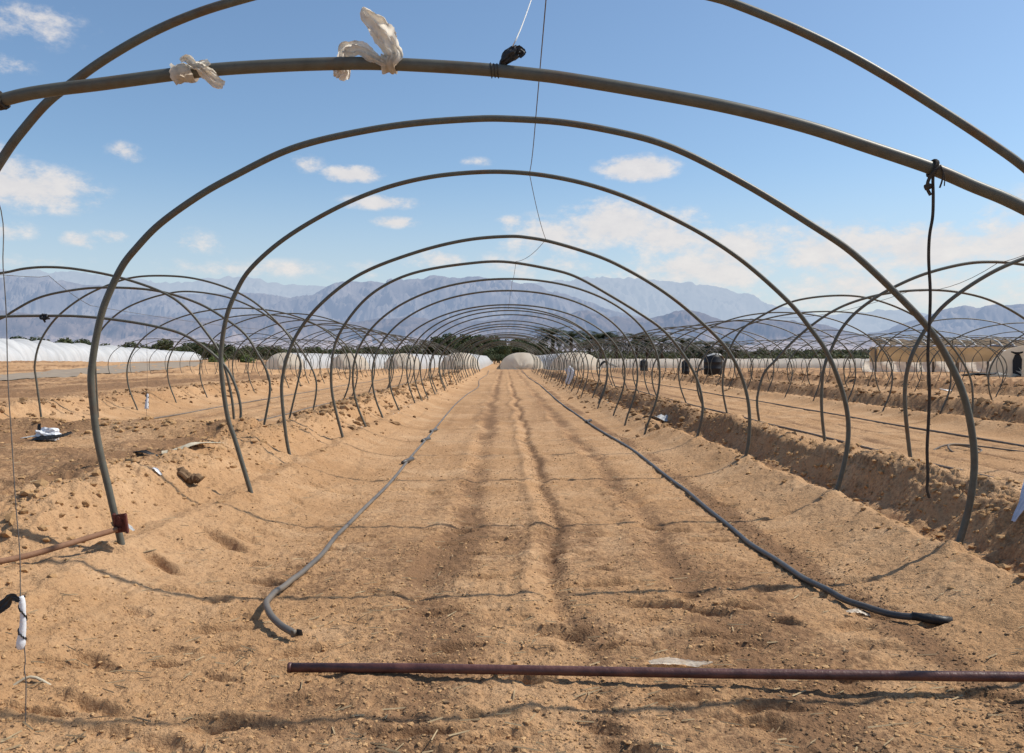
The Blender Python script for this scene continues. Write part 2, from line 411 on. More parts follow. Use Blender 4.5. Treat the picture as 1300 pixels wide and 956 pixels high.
def smooth_path(P, it=2):
    for _ in range(it):
        P = [P[0]] + [(P[i - 1] + P[i] * 2 + P[i + 1]) / 4 for i in range(1, len(P) - 1)] + [P[-1]]
    return P

def mesh_np(name, V, faces, m, smooth=True):
    me = bpy.data.meshes.new(name)
    nf = len(faces); k = faces.shape[1]
    me.vertices.add(len(V)); me.vertices.foreach_set('co', V.astype(np.float32).ravel())
    me.loops.add(nf * k); me.loops.foreach_set('vertex_index', faces.astype(np.int32).ravel())
    me.polygons.add(nf); me.polygons.foreach_set('loop_start', np.arange(nf, dtype=np.int32) * k)
    me.polygons.foreach_set('loop_total', np.full(nf, k, dtype=np.int32))
    me.polygons.foreach_set('use_smooth', np.full(nf, smooth))
    me.update(calc_edges=True); me.validate()
    if m: me.materials.append(m)
    o = bpy.data.objects.new(name, me); C.objects.link(o); return o

def grid_faces(nr, nc):
    i = np.arange(nr - 1)[:, None] * nc + np.arange(nc - 1)[None, :]
    i = i.ravel(); return np.stack([i, i + 1, i + nc + 1, i + nc], 1)

# ------------------------------------------------------------------ ground: one sheet to the horizon
inv = np.linspace(1 / 2.7, 1 / 140., 720)
rows = np.concatenate([np.linspace(-9, 2.55, 26), 1 / inv, np.geomspace(150, 16000, 46)])
uc = np.linspace(-.66, .66, 960)
ue = np.concatenate([np.linspace(.665, 1.1, 60), np.geomspace(1.12, 7, 26)])
us = np.concatenate([-ue[::-1], uc, ue])
YY, UU = np.meshgrid(rows, us, indexing='ij')
XX = UU * np.maximum(YY, 2.7) + .0
ZZ = height(XX, YY)
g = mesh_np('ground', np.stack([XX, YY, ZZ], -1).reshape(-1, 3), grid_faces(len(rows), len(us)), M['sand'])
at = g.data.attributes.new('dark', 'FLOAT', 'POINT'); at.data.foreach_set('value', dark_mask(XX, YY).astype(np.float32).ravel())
tag(g, kind='structure')

# dirt road along the left side of the field
rc = [(-23, 31), (-24.5, 38), (-26, 48), (-29, 62), (-33, 80), (-40, 105), (-52, 140)]
rp = spline([(x, y, 0) for x, y in rc], 12)
V = []; nc = 9
for i, p in enumerate(rp):
    for j in range(nc):
        x = p.x + (j - 4) * .62 + .12 * math.sin(i * .9 + j); V.append((x, p.y))
V = np.array(V); zz = height(V[:, 0], V[:, 1])
road = mesh_np('road', np.column_stack([V, zz + .03]), grid_faces(len(rp), nc), M['road']); tag(road, kind='structure')

# ------------------------------------------------------------------ clods and plant chips (nobody could count them)
def ico():
    import bmesh
    bm = bmesh.new(); bmesh.ops.create_icosphere(bm, subdivisions=1, radius=1)
    v = np.array([p.co[:] for p in bm.verts]); f = np.array([[q.index for q in p.verts] for p in bm.faces]); bm.free(); return v, f
IV, IF = ico()
def scatter(name, X, Y, S, m, flat=.7, sink=.25):
    n = len(X); Z = height(X, Y)
    jit = 1 + rng.uniform(-.38, .38, (n, len(IV)))
    P = IV[None] * jit[..., None]
    sc = np.stack([S * rng.uniform(.7, 1.3, n), S * rng.uniform(.7, 1.3, n), S * flat * rng.uniform(.6, 1.2, n)], -1)
    P = P * sc[:, None, :]
    a = rng.uniform(0, 2 * PI, n); ca, sa = np.cos(a)[:, None], np.sin(a)[:, None]
    x = P[..., 0] * ca - P[..., 1] * sa; y = P[..., 0] * sa + P[..., 1] * ca
    V = np.stack([x + X[:, None], y + Y[:, None], P[..., 2] + (Z - S * flat * sink + S * flat * .5)[:, None]], -1).reshape(-1, 3)
    Fc = (IF[None] + (np.arange(n) * len(IV))[:, None, None]).reshape(-1, 3)
    o = mesh_np(name, V, Fc, m, smooth=False); tag(o, kind='stuff'); return o

# berms and plateau: bigger lumps
n = 11000
Y = 3.2 + 44 * rng.random(n) ** 1.7
side = rng.random(n)
X = np.where(side < .42, rng.normal(-3.25, .33, n), np.where(side < .80, rng.normal(3.35, .32, n), np.where(side < .9, rng.normal(10.3, .35, n), rng.uniform(-9, -3.3, n))))
S = np.clip(rng.lognormal(-4.35, .5, n), .005, .042)
clods = scatter('soil_clods', X, Y, S, M['clod'])
tag(clods, 'brown lumps of loose earth strewn along the banks beside the hoops', 'soil clods')
# crest of plateau on the left
n = 5200
k_ = rng.integers(0, 5, n); mids_ = np.array([-3.25, 3.4, 10.3, 17.2, -10.1])
Y2 = 14 + 46 * rng.random(n) ** 1.2
o = scatter('field_clods', mids_[k_] + rng.normal(0, .5, n), Y2, np.clip(rng.lognormal(-3.35, .5, n), .015, .12), M['dark_clod'], .75)
tag(o, 'dark lumps of earth along the distant banks between the rows', 'soil clods')
n = 900
clods2 = scatter('crest_clods', rng.uniform(-12, -3.3, n), rng.normal(11.1, .45, n), np.clip(rng.lognormal(-3.8, .5, n), .01, .07), M['clod'])
tag(clods2, 'dark crumbly earth ridge across the left plateau before the left hoops', 'soil clods')
# chips on the floor
n = 15000
Y = 3.0 + 13 * rng.random(n) ** 1.7
band = rng.random(n); hx = np.interp(Y, hr_y, hr_x)
X = np.where(band < .26, hx + rng.normal(.14, .12, n), np.where(band < .36, rng.normal(.40, .06, n), np.where(band < .45, rng.normal(-.37, .12, n), np.where(band < .54, rng.normal(1.22, .12, n), rng.uniform(-2.3, 2.7, n)))))
gate = (fbm(X * .9, Y * .6, 3, 47) > -.1) | (band < .54)
X, Y = X[gate], Y[gate]
S = np.clip(rng.lognormal(-5.55, .40, len(X)), .002, .012)
chips = scatter('plant_chips', X, Y, S, M['chip'], flat=.6, sink=.1)
tag(chips, 'dark crumbs of plant matter scattered on the tunnel floor', 'plant debris')

n = 22000
Y = 2.9 + 9 * rng.random(n) ** 1.6; X = rng.uniform(-.75, .75, n) * np.maximum(Y, 4.0)
g_ = (fbm(X * 1.1, Y * .7, 4, 401) + .25 * sstep(5.5, 3.5, Y)) > .02; X, Y = X[g_], Y[g_]
S = np.clip(rng.lognormal(-5.3, .45, len(X)), .002, .015)
crumbs = scatter('sand_crumbs', X, Y, S, M['crumb'], flat=.7, sink=.2)
tag(crumbs, 'small crumbs of dry sandy earth all over the foreground', 'soil crumbs')

n = 900
Y = 3.0 + 9 * rng.random(n) ** 1.5; X = rng.uniform(-.7, .7, n) * np.maximum(Y, 4.2); Z = height(X, Y)
a = rng.uniform(-.7, .7, n) + (rng.random(n) < .3) * 1.2; l = rng.uniform(.012, .055, n); wd = rng.uniform(.0012, .003, n)
dx, dy = np.cos(a) * l, np.sin(a) * l; px, py = -np.sin(a) * wd, np.cos(a) * wd
up0 = rng.uniform(.002, .012, n); up1 = rng.uniform(.002, .012, n)
V = np.stack([np.stack([X - dx - px, Y - dy - py, Z + up0], -1), np.stack([X + dx - px, Y + dy - py, Z + up1], -1), np.stack([X + dx + px, Y + dy + py, Z + up1 + .003], -1), np.stack([X - dx + px, Y - dy + py, Z + up0 + .003], -1)], 1).reshape(-1, 3)
o = mesh_np('straw_bits', V, np.arange(n * 4).reshape(-1, 4), M['straw'], False); tag(o, 'dry bits of straw and stalk strewn over the foreground sand', 'straw', kind='stuff')

# ------------------------------------------------------------------ hoops
TEMPLATE = [(-2.46, -.35), (-2.55, 0), (-2.72, .45), (-2.79, .9), (-2.74, 1.33), (-2.54, 1.74), (-2.2, 2.10), (-1.72, 2.40), (-1.12, 2.62), (-.5, 2.73), (0, 2.755)]
TEMPLATE = TEMPLATE + [(-x, z) for x, z in reversed(TEMPLATE[:-1])]
def hoop_mesh(pts, r, name='pipe_hoop', sides=12, per=7, m='pipe'):
    P = smooth_path(spline(pts, per), 3)
    return MB().tube(P, r, sides).build(name, M[m])

def traced(pts, D, lean=0.0, bury=.3):
    """hoop from points in its own upright plane at distance D"""
    P = [Vector(pt(u, v, D)) for u, v in pts]
    return P
def bury_ends(P, b=.3):
    a = (P[0] - P[1]).normalized(); c = (P[-1] - P[-2]).normalized()
    return [P[0] + a * b] + P + [P[-1] + c * b]

h1 = [(152, 681), (139, 625), (124, 560), (118, 513), (115.5, 482), (117, 462), (122, 429), (129.5, 396), (139, 371), (155, 338), (173, 315), (203, 284), (254, 247.6), (300, 222), (361, 192), (423, 174), (512, 158), (600, 151), (650, 151), (720, 156),
      (800, 171), (850, 186), (900, 209), (967, 246), (1034, 288), (1080, 319), (1132, 367), (1181, 419), (1209, 467), (1226, 510), (1235, 556), (1237, 592), (1233, 629), (1226, 661), (1217, 691)]
h2 = [(320, 630), (298, 557), (289, 530), (282, 482), (280.5, 447), (287, 404), (299.5, 371), (318, 341), (361, 303), (423, 266), (484, 240), (546, 224.6), (607, 218.5), (654, 218.8), (700, 224), (750, 235), (800, 252), (850, 275), (900, 302),
      (950, 337), (1003, 385), (1028, 416), (1051, 449), (1069, 495), (1076.6, 531), (1076, 566), (1068, 604), (1059, 633)]
h3 = [(371, 590), (364, 560), (357.7, 503), (359, 477), (366.6, 447), (379, 421), (402, 391), (438, 360), (476, 339), (529, 320), (570, 309), (608, 302.5), (648, 300), (669, 301.5), (700, 307), (750, 322), (784, 336), (827, 360), (865, 387), (903, 421), (926, 447), (943, 482), (951, 518), (951, 555), (947, 578), (943, 591)]
h4 = [(437, 562), (422, 503), (421, 462), (427, 432), (443, 404), (468, 376), (501, 355.5), (539, 343), (590, 335), (640, 332), (700, 342), (733, 352), (771, 373), (809, 396), (842, 419), (867, 449), (885, 482), (892, 513), (890, 536), (884, 558)]
TR = [(0, 128), (61, 115), (123, 107.5), (215, 95), (277, 88), (340, 84), (400, 81.5), (466, 80.5), (542, 83.5), (618, 88.5), (682, 95), (720, 100), (800, 113), (900, 131), (967, 146), (1034, 164), (1101, 186), (1184, 214), (1235, 236), (1300, 264)]
UR = [(0, 206), (31, 163), (61, 129), (92, 105), (129, 78), (185, 45), (246, 18), (314, -3), (420, -30), (520, -45), (620, -50), (700, -47), (800, -28), (900, -5), (933, 5), (1000, 32), (1067, 64), (1134, 102), (1201, 144), (1251, 177), (1300, 212)]

DT, DU = 2.8, 3.75
G0 = 'pipe hoops of the central row'
P = [Vector(pt(u, v, DT)) for u, v in TR]
def ext_l(pts): return [Vector(p) for p in pts]
P = ext_l([(-2.35, DT, -.1), (-2.42, DT, .55), (-2.42, DT, 1.3), (-2.27, DT, 1.85), (-2.0, DT, 2.13)]) + P + ext_l([(2.05, DT, 1.70), (2.38, DT, 1.43), (2.68, DT, 1.05), (2.86, DT, .55), (2.84, DT, -.1)])
o = hoop_mesh(P, .0212); tag(o, 'nearest grey pipe hoop, sagging across the sky with torn plastic tied on', 'hoop', G0)
HOOP_T = o
P = [Vector(pt(u, v, DU)) for u, v in UR]
P = ext_l([(-2.4, DU, -.1), (-2.62, DU, .6), (-2.66, DU, 1.25), (-2.48, DU, 1.82)]) + P + ext_l([(2.44, DU, 2.10), (2.63, DU, 1.86), (2.80, DU, 1.5), (2.90, DU, 1.05), (2.90, DU, .5), (2.82, DU, -.1)])
o = hoop_mesh(P, .0195); tag(o, 'grey pipe hoop whose top leaves the picture, behind the sagging pipe', 'hoop', G0)
labs = ['widest whole pipe hoop, its left foot standing by the rusty plate', 'second whole arch of the central row, inside the widest one', 'third whole arch of the central row, topping out above the mountains', 'fourth whole arch of the central row counted from the camera']
for tr, D, r, lb in ((h1, 5.4, .0218, labs[0]), (h2, 7.55, .0203, labs[1]), (h3, 10.2, .0205, labs[2]), (h4, 12.6, .0205, labs[3])):
    P = bury_ends([Vector(pt(u, v, D)) for u, v in tr])
    tag(hoop_mesh(P, r), lb, 'hoop', G0)

# parametric hoops: one mesh, copied
proto = [None]
def tmpl_hoop(cx, D, top, w=1.0, dx=0, lean=0, skew=0):
    """hoop with its crown `top` metres above the eye"""
    if proto[0] is None:
        pr = hoop_mesh([(x, 0, z) for x, z in TEMPLATE], .0198, sides=8, per=5); proto[0] = pr; o = pr
    else:
        o = proto[0].copy(); C.objects.link(o)
    zb = hz(cx + 2.6, D) * .5 + hz(cx - 2.6, D) * .5
    o.location = (cx + dx, D, zb)
    hh = H + top - zb
    o.scale = (w, 1, hh / 2.755)
    o.rotation_euler = (lean, skew, random.uniform(-.03, .03))
    return o

ordn = ['fifth', 'sixth', 'seventh', 'eighth', 'ninth', 'tenth']
far = 'small distant grey pipe hoop far down the central row'
Ds = [(14.9, 1.385), (17.2, 1.37), (19.4, 1.22), (22.6, 1.35), (24.0, 1.36), (26.4, 1.36), (28.6, 1.27), (30.6, 1.24)]
d = 32.8
while d < 85: Ds.append((d, 1.3 + random.uniform(-.13, .08))); d += random.uniform(1.9, 2.7)
for i, (D, top) in enumerate(Ds):
    o = tmpl_hoop(.24, D, top, w=random.uniform(.94, .97) if D < 24 else random.uniform(.96, 1.0), dx=random.uniform(-.05, .05) - (.17 if D < 24 else .08), lean=random.uniform(-.05, .05), skew=random.uniform(-.02, .02))
    tag(o, f'{ordn[i]} whole pipe arch of the central row counted from the camera' if i < 6 else far, 'hoop', G0)

# left row
GL = 'pipe hoops of the row left of the central one'
lt = [
 ([(-9.62, .2), (-9.72, .7), (-9.62, 1.3), (-9.1, 1.72), (-8.3, 1.93)], [(0, 402), (57, 401), (100, 401.5), (147, 406), (200, 415), (240, 428), (280, 458), (297, 485), (306, 520), (302, 551)], 12.3, 'flattened left row hoop with a black knot tied on its low top'),
 ([(-9.5, .15), (-9.68, .7), (-9.7, 1.3), (-9.35, 1.95), (-8.7, 2.5), (-8.2, 2.68)], [(0, 347), (30, 341), (62, 339), (100, 342), (155, 353), (211, 373), (241, 396), (261, 421), (277, 444), (287, 472), (295, 510), (298, 549)], 12.9, 'tallest left row hoop, cut off by the left picture edge'),
 ([(-9.3, .2), (-9.5, .75), (-9.5, 1.3), (-9.1, 1.75)], [(0, 405), (15, 396), (51, 377), (101, 367), (140, 365), (183, 367), (216, 373), (254, 386), (285, 404), (311, 424), (326, 447), (339, 472), (343, 493), (339, 520), (334, 545)], 13.9, 'low rounded left row hoop standing behind the flattened one'),
 ([], [(52, 527), (45.7, 480), (44, 465), (48, 442), (58, 421), (76, 399), (107, 376), (142, 360), (170, 352), (203, 350), (241, 352.5), (279, 362), (311, 376), (336, 394), (361, 419), (374, 439), (382, 462), (380, 477), (374, 503), (367, 533)], 16.7, 'nearest left row hoop with both of its feet inside the picture'),
 ([], [(124, 518), (122, 480), (121, 445), (127, 421), (152, 396), (183, 381), (216, 372), (241, 370), (274, 374), (300, 381), (328, 394), (356, 414), (379, 439), (397, 470), (402, 492), (397, 524)], 19.0, 'second left row hoop with both of its feet inside the picture')]
for pre, tr, D, lb in lt:
    P = [Vector((x, D, z)) for x, z in pre] + [Vector(pt(u, v, D)) for u, v in tr]
    tag(hoop_mesh(bury_ends(P), .0195), lb, 'hoop', GL)
d = 21.2; i = 0
while d < 86:
    o = tmpl_hoop(-6.7, d, random.uniform(1.18, 1.40), w=random.uniform(.95, 1.0), dx=random.uniform(-.1, .1), lean=random.uniform(-.05, .05), skew=random.uniform(-.03, .03))
    tag(o, ('third' if i == 0 else 'fourth') + ' left row hoop with both of its feet inside the picture' if i < 2 else 'small distant grey hoop far down the row left of the centre', 'hoop', GL)
    d += random.uniform(2.0, 2.8); i += 1
# right row
GR = 'pipe hoops of the row right of the central one'
rt = [
 ([(1157, 592), (1150, 530), (1149, 490), (1156, 455), (1175, 418), (1200, 386), (1250, 351), (1300, 328)], [(5.9, 2.62), (6.7, 2.77), (7.6, 2.70), (8.5, 2.35), (9.2, 1.75), (9.45, 1.1), (9.4, .6), (9.25, .2)], 8.55, 'nearest right row hoop, its only visible leg in front of the hanging rope'),
 ([(1048, 568), (1043, 520), (1045, 472), (1054, 447), (1066, 421), (1084, 399), (1107, 381), (1132, 366), (1173, 348), (1224, 335), (1262, 332.5), (1300, 336)], [(7.5, 2.45), (8.3, 2.05), (8.95, 1.4), (9.2, .8), (9.1, .2)], 10.85, 'tallest right row hoop, its crown running into the right picture edge'),
 ([(966, 548), (961, 513), (964, 492), (971, 472), (985, 457), (1003, 437), (1033, 411), (1071, 388), (1122, 373), (1178, 368), (1224, 372), (1262, 383), (1300, 404)], [(8.8, 1.65), (9.2, 1.1), (9.25, .6), (9.1, .2)], 13.6, 'right row hoop whose low crown passes behind the hanging rope'),
 ([(926, 538), (918, 500), (918, 477), (923, 452), (939, 421), (967, 401), (1008, 382), (1064, 375), (1110, 380), (1158, 399), (1193, 424), (1214, 447), (1231, 477), (1235, 503), (1234, 526)], [], 16.5, 'nearest right row hoop with both of its feet inside the picture')]
for tr, post, D, lb in rt:
    P = [Vector(pt(u, v, D)) for u, v in tr] + [Vector((x, D, z)) for x, z in post]
    tag(hoop_mesh(bury_ends(P), .0198), lb, 'hoop', GR)
d = 18.6; i = 0
while d < 86:
    o = tmpl_hoop(6.9, d, random.uniform(1.0, 1.28), w=random.uniform(.94, 1.0), dx=random.uniform(-.12, .12), lean=random.uniform(-.05, .05), skew=random.uniform(-.03, .03))
    tag(o, ('second' if i == 0 else 'third') + ' right row hoop with both of its feet inside the picture' if i < 2 else 'small distant grey hoop far down the row right of the centre', 'hoop', GR)
    d += random.uniform(2.0, 2.8); i += 1
# outer rows
for cx, d0, nm in ((-13.6, 46, 'second row left of the central one'), (-20.5, 50, 'third row left of the central one'), (13.8, 19.5, 'second row right of the central one'), (20.6, 29, 'third row right of the central one'), (27.5, 40, 'fourth row right of the central one')):
    d = d0; i = 0
    while d < (84 if cx < 25 else 62):
        o = tmpl_hoop(cx, d, random.uniform(.85, 1.2) if cx > 0 else random.uniform(1.1, 1.35), w=random.uniform(.92, 1.0), dx=random.uniform(-.12, .12), lean=random.uniform(-.05, .05), skew=random.uniform(-.03, .03))
        tag(o, f'front hoop of the {nm}' if i == 0 else f'thin grey hoop behind the front hoop, {nm}', 'hoop', 'pipe hoops of the ' + nm)
        d += random.uniform(2.3, 3.1); i += 1

# ------------------------------------------------------------------ wires along the crowns
def wire(name, pts, r, m, label, cat='wire', per=6, jitter=0, group=None):
    P = spline(pts, per)
    if jitter: P = [p + Vector((random.uniform(-jitter, jitter), random.uniform(-jitter, jitter), random.uniform(-jitter, jitter))) for p in P]
    o = MB().tube(P, r, 6).build(name, M[m]); tag(o, label, cat, group); return o
def sag(a, b, s, n=8):
    a, b = Vector(a), Vector(b); return [a.lerp(b, i / n) - Vector((0, 0, s * 4 * (i / n) * (1 - i / n))) for i in range(n + 1)]
knots = [pt(697, -45, DU), pt(680, 151, 5.4), pt(672, 219.5, 7.55), pt(693, 304, 10.2), pt(655, 332, 12.6), pt(650, 358, 14.9), pt(648, 370, 17.2), pt(646, 386, 19.4), pt(645, 391, 22.6)]
path = []
for a, b in zip(knots, knots[1:]): path += sag(a, b, .06 if b[1] > 6 else .0)[:-1]
path.append(Vector(knots[-1]))
o = MB().tube(path, .0032, 5).build('ridge_wire', M['twine']); tag(o, 'thin wire strung along the crowns of the central hoops', 'wire')
path = sag((-5.9, 9.0, 2.35), pt(62, 352, 12.6), .02)[:-1] + sag(pt(62, 350, 12.75), pt(115, 388, 14), .03)[:-1] + sag(pt(115, 388, 14), (-6.6, 24, 2.2), .05)
o = MB().tube(path, .004, 5).build('ridge_wire', M['twine']); tag(o, 'thin slack wire sloping down through the left row hoops', 'wire')
path = sag((6.35, 9.6, 2.85), (6.3, 10.85, 2.62), .06)[:-1] + sag((6.3, 10.85, 2.62), (6.5, 13.6, 2.48), .12)[:-1] + sag((6.5, 13.6, 2.48), (6.8, 21, 2.4), .12)
o = MB().tube(path, .004, 5).build('ridge_wire', M['twine']); tag(o, 'thin slack wire sloping down through the right row hoops', 'wire')

# ------------------------------------------------------------------ rags, ropes and knots on the nearest hoop
def strip(name, path, widths, m, parent=None, crumple=.01, up=(0, -1, .3), cols=15, seed=0, fold=.35, per=9):
    """crumpled strip of film along a path"""
    P = spline(path, per); n = len(P); R = random.Random(seed)
    W = np.interp(np.linspace(0, 1, n), np.linspace(0, 1, len(widths)), widths)
    vs = []; ph = R.uniform(0, 6)
    for i, p in enumerate(P):
        T = (P[min(i + 1, n - 1)] - P[max(i - 1, 0)]).normalized()
        s = T.cross(Vector(up)).normalized(); nn = s.cross(T)
        for j in range(cols):
            t = (j / (cols - 1) - .5)
            k = (math.sin(t * 15 + ph + i * .16) * .22 + math.sin(t * 37 + ph * 2 - i * .33) * .09 + math.sin(i * .42 + t * 6 + ph) * .06) * W[i] * fold
            ed = 1 + (.10 * math.sin(i * .37 + ph + j) + R.uniform(-.06, .06) if j in (0, cols - 1) else .03 * math.sin(i * .35 + j))
            q = p + s * (t * W[i] * ed) + nn * k + Vector((R.uniform(-1, 1), R.uniform(-1, 1), R.uniform(-1, 1))) * crumple * .4
            vs.append(q)
    fs = [(i * cols + j, i * cols + j + 1, (i + 1) * cols + j + 1, (i + 1) * cols + j) for i in range(n - 1) for j in range(cols - 1)]
    mb = MB(); mb.add(vs, fs); o = mb.build(name, M[m], parent); return o

def wrap(mb, c, axis, r, w, turns=3, tr=.004):
    """turns of wire or film around a pipe"""
    c = Vector(c); ax = Vector(axis).normalized(); u = ax.orthogonal().normalized(); v = ax.cross(u)
    P = []
    for i in range(turns * 14 + 1):
        a = 2 * PI * i / 14
        P.append(c + ax * (w * (i / (turns * 14) - .5)) + (u * math.cos(a) + v * math.sin(a)) * (r + random.uniform(0, .003)))
    mb.tube(P, tr, 6); return mb

def film_band(c, axis, r, w, name, m, parent, seed):
    R = random.Random(seed); c = Vector(c); ax = Vector(axis).normalized(); u = ax.orthogonal().normalized(); v = ax.cross(u)
    vs = []; nr, nc2 = 9, 26
    for i in range(nr):
        t = i / (nr - 1) - .5
        for j in range(nc2):
            a = 2 * PI * j / nc2
            rr = r + .004 + abs(math.sin(a * 2 + t * 14 + seed)) * .005 + .003 * math.sin(t * 40 + a) + R.uniform(0, .0015) + (.004 if i in (0, nr - 1) else 0)
            vs.append(c + ax * (t * w + R.uniform(-.003, .003)) + (u * math.cos(a) + v * math.sin(a)) * rr)
    fs = [(i * nc2 + j, i * nc2 + (j + 1) % nc2, (i + 1) * nc2 + (j + 1) % nc2, (i + 1) * nc2 + j) for i in range(nr - 1) for j in range(nc2)]
    mb = MB(); mb.add(vs, fs); return mb.build(name, M[m], parent)

def q(u, v, dy=0):     # on the nearest hoop's plane, dy toward the eye
    p = Vector(pt(u, v, DT)); p.y -= dy; return p
ax_l = Vector(pt(290, 87, DT)) - Vector(pt(215, 95, DT))
r1 = empty('plastic_rag', q(245, 91)); tag(r1, 'short dirty white film knotted round the nearest pipe with drooping tail', 'plastic rag')
inv_ = lambda o, p: Vector(p) - o.location
film_band(inv_(r1, q(234, 93)), ax_l, .0215, .068, 'film_wrap', 'film', r1, 3)
strip('film_tail', [inv_(r1, p) for p in (q(247, 88, .026), q(258, 90, .035), q(268, 98, .035), q(278, 107, .03), q(287, 112, .025))], [.02, .03, .042, .045, .03], 'film', r1, .001, seed=4, fold=.9)
strip('film_knot', [inv_(r1, p) for p in (q(232, 80, .02), q(240, 76, .025), q(250, 86, .03), q(262, 86, .03), q(269, 82, .025))], [.012, .03, .03, .03, .02], 'film', r1, .001, seed=5, fold=.9)
ax_m = Vector(pt(520, 82, DT)) - Vector(pt(430, 81, DT))
r2 = empty('plastic_rag', q(488, 82)); tag(r2, 'long torn film flying upward from the nearest pipe, near the top of the sky', 'plastic rag')
film_band(inv_(r2, q(494, 81)), ax_m, .0215, .045, 'film_wrap', 'film', r2, 8)
strip('film_flag', [inv_(r2, p) for p in (q(497, 84, .03), q(502, 74, .03), q(497, 62, .02), q(489, 48, .01), q(479, 33, 0), q(468, 22, .01), q(461, 11, .01))], [.03, .05, .062, .07, .075, .055, .008], 'film', r2, .0016, seed=9, fold=1.0)
strip('film_tail', [inv_(r2, p) for p in (q(490, 84, .027), q(476, 76, .03), q(462, 66, .02), q(448, 62, .0), q(437, 60, -.02), q(433, 72, -.03), q(432, 90, -.02), q(426, 96, 0))], [.03, .035, .045, .055, .05, .045, .06, .03], 'film', r2, .0016, seed=10, fold=1.0)
# black rag ball with its string and the wire turns on the pipe
mb = MB(); bl = empty('black_rag', q(648, 70)); tag(bl, 'crumpled black plastic scrap hanging by a string just above the nearest pipe', 'plastic rag')
vs = []
for k, p in enumerate(IV): pass
import bmesh
bm = bmesh.new(); bmesh.ops.create_icosphere(bm, subdivisions=3, radius=1)
R = random.Random(12)
vv = []
for p in bm.verts:
    c = p.co; nn = 1 + .22 * math.sin(c.x * 4 + 1) * math.cos(c.z * 5) + .1 * math.sin(c.y * 9 + c.x * 7) + R.uniform(-.06, .06)
    x = c.x * .035 * nn; z = c.z * .028 * nn; vv.append((x * .95 - z * -.3, c.y * .022 * nn, z + x * .32))
mb.add(vv, [[w.index for w in f.verts] for f in bm.faces]); bm.free(); mb.build('scrap', M['black'], bl, smooth=False)
strip('flap', [(.015, -.01, .01), (.028, -.015, .012), (.038, -.012, .004), (.03, -.01, -.012)], [.02, .03, .025, .01], 'black', bl, .002, seed=13)
MB().tube([inv_(bl, p) for p in spline([q(649, 62), q(657, 46), Vector(pt(668, 18, 3.1)), Vector(pt(690, -46, DU))], 5)], .0022, 5).build('string', M['white_twine'], bl)
wt = MB(); wrap(wt, q(628, 89.5), ax_m, .0222, .032, 3, .0014)
o = wt.build('wire_tie', M['rope']); tag(o, 'few turns of dark wire wound round the nearest pipe beside the black scrap', 'wire')
wt = MB(); wrap(wt, q(0, 128), Vector(pt(60, 115, DT)) - Vector(pt(0, 128, DT)), .024, .03, 3, .006); o = wt.build('rope_tie', M['rope'])
tag(o, 'black tie round the nearest pipe at the left picture edge', 'tie')

# rope hanging from the right of the nearest hoop
rp_ = empty('hanging_rope', q(1182, 214)); tag(rp_, 'dark knotted rope hanging straight down from the right of the nearest pipe', 'rope')
rr = [inv_(rp_, p) for p in (q(1180, 219, .024), q(1182, 232, .012), q(1184, 250, .004), q(1184, 275), q(1180, 300), q(1179, 330), q(1181, 370), q(1180, 410), q(1178, 450), q(1180, 490), q(1179, 530), q(1177, 570), q(1178, 605), q(1177, 620), q(1180, 632))]
MB().tube(spline(rr, 6), .0052, 8).build('cord', M['rope'], rp_)
kn = MB(); ax_r = Vector(pt(1230, 233, DT)) - Vector(pt(1130, 196, DT))
wrap(kn, inv_(rp_, q(1184, 214)), ax_r, .026, .012, 2, .0045); wrap(kn, inv_(rp_, q(1176, 238, .01)), (0, .3, 1), .006, .012, 3, .0045)
kn.tube(spline([inv_(rp_, p) for p in (q(1187, 214, .028), q(1180, 220, .03), q(1175, 230, .02), q(1175, 240, .012), q(1180, 248, .006))], 5), .0055, 7)
kn.tube(spline([inv_(rp_, p) for p in (q(1188, 212, .028), q(1192, 222, .026), q(1191, 232, .024), q(1189, 240, .02))], 4), .0028, 6)
kn.tube(spline([inv_(rp_, p) for p in (q(1189, 213, .028), q(1194, 225, .026), q(1194, 238, .024))], 4), .0018, 6)
kn.build('knot', M['rope'], rp_)

# wire on the left with a wrapped cloth
lw = empty('wrapped_wire', (-1.8, 3.2, .3)); tag(lw, 'thin dark wire hanging at the left picture edge with white cloth wound on it', 'wire')
DL = 3.2
def ql(u, v, dy=0): p = Vector(pt(u, v, DL)); p.y -= dy; return p - lw.location
pw = [Vector((-1.9, DT, 2.30)) - lw.location, ql(-4, 250), ql(4, 340), ql(8, 400), ql(10, 480), ql(15, 560), ql(20, 640), ql(25, 700), ql(26, 757), ql(28, 790), ql(32, 835), ql(31, 850), ql(33, 870), ql(32, 925)]
MB().tube(spline(pw, 6), .0022, 6).build('wire', M['twine'], lw)
P = spline([ql(27, 757), ql(29, 775), ql(29, 795), ql(27, 812), ql(26, 824)], 6)
rad = list(np.interp(np.linspace(0, 1, len(P)), [0, .15, .3, .6, .85, 1], [.010, .012, .010, .013, .017, .011]))
MB().tube(P, rad, 14).build('cloth', M['white'], lw)
hb = MB(); tot = len(P)
hp = [P[min(int(t * (tot - 1)), tot - 1)] + Vector((math.cos(t * 17), math.sin(t * 17), 0)) * (rad[min(int(t * (tot - 1)), tot - 1)] + .001) for t in np.linspace(0, .95, 60)]
hb.tube(hp, .0032, 6).build('black_tape', M['black'], lw)
o = strip('black_strip', [Vector(p) + lw.location for p in (ql(27, 762, .012), ql(18, 757, .01), ql(8, 765, 0), ql(-6, 776, 0), ql(-25, 792, -.02))], [.012, .03, .042, .045, .05], 'black', None, .0015, seed=21, fold=.15)
tag(o, 'black plastic strip tied to the wrapped wire, reaching out of the left picture edge', 'plastic strip')

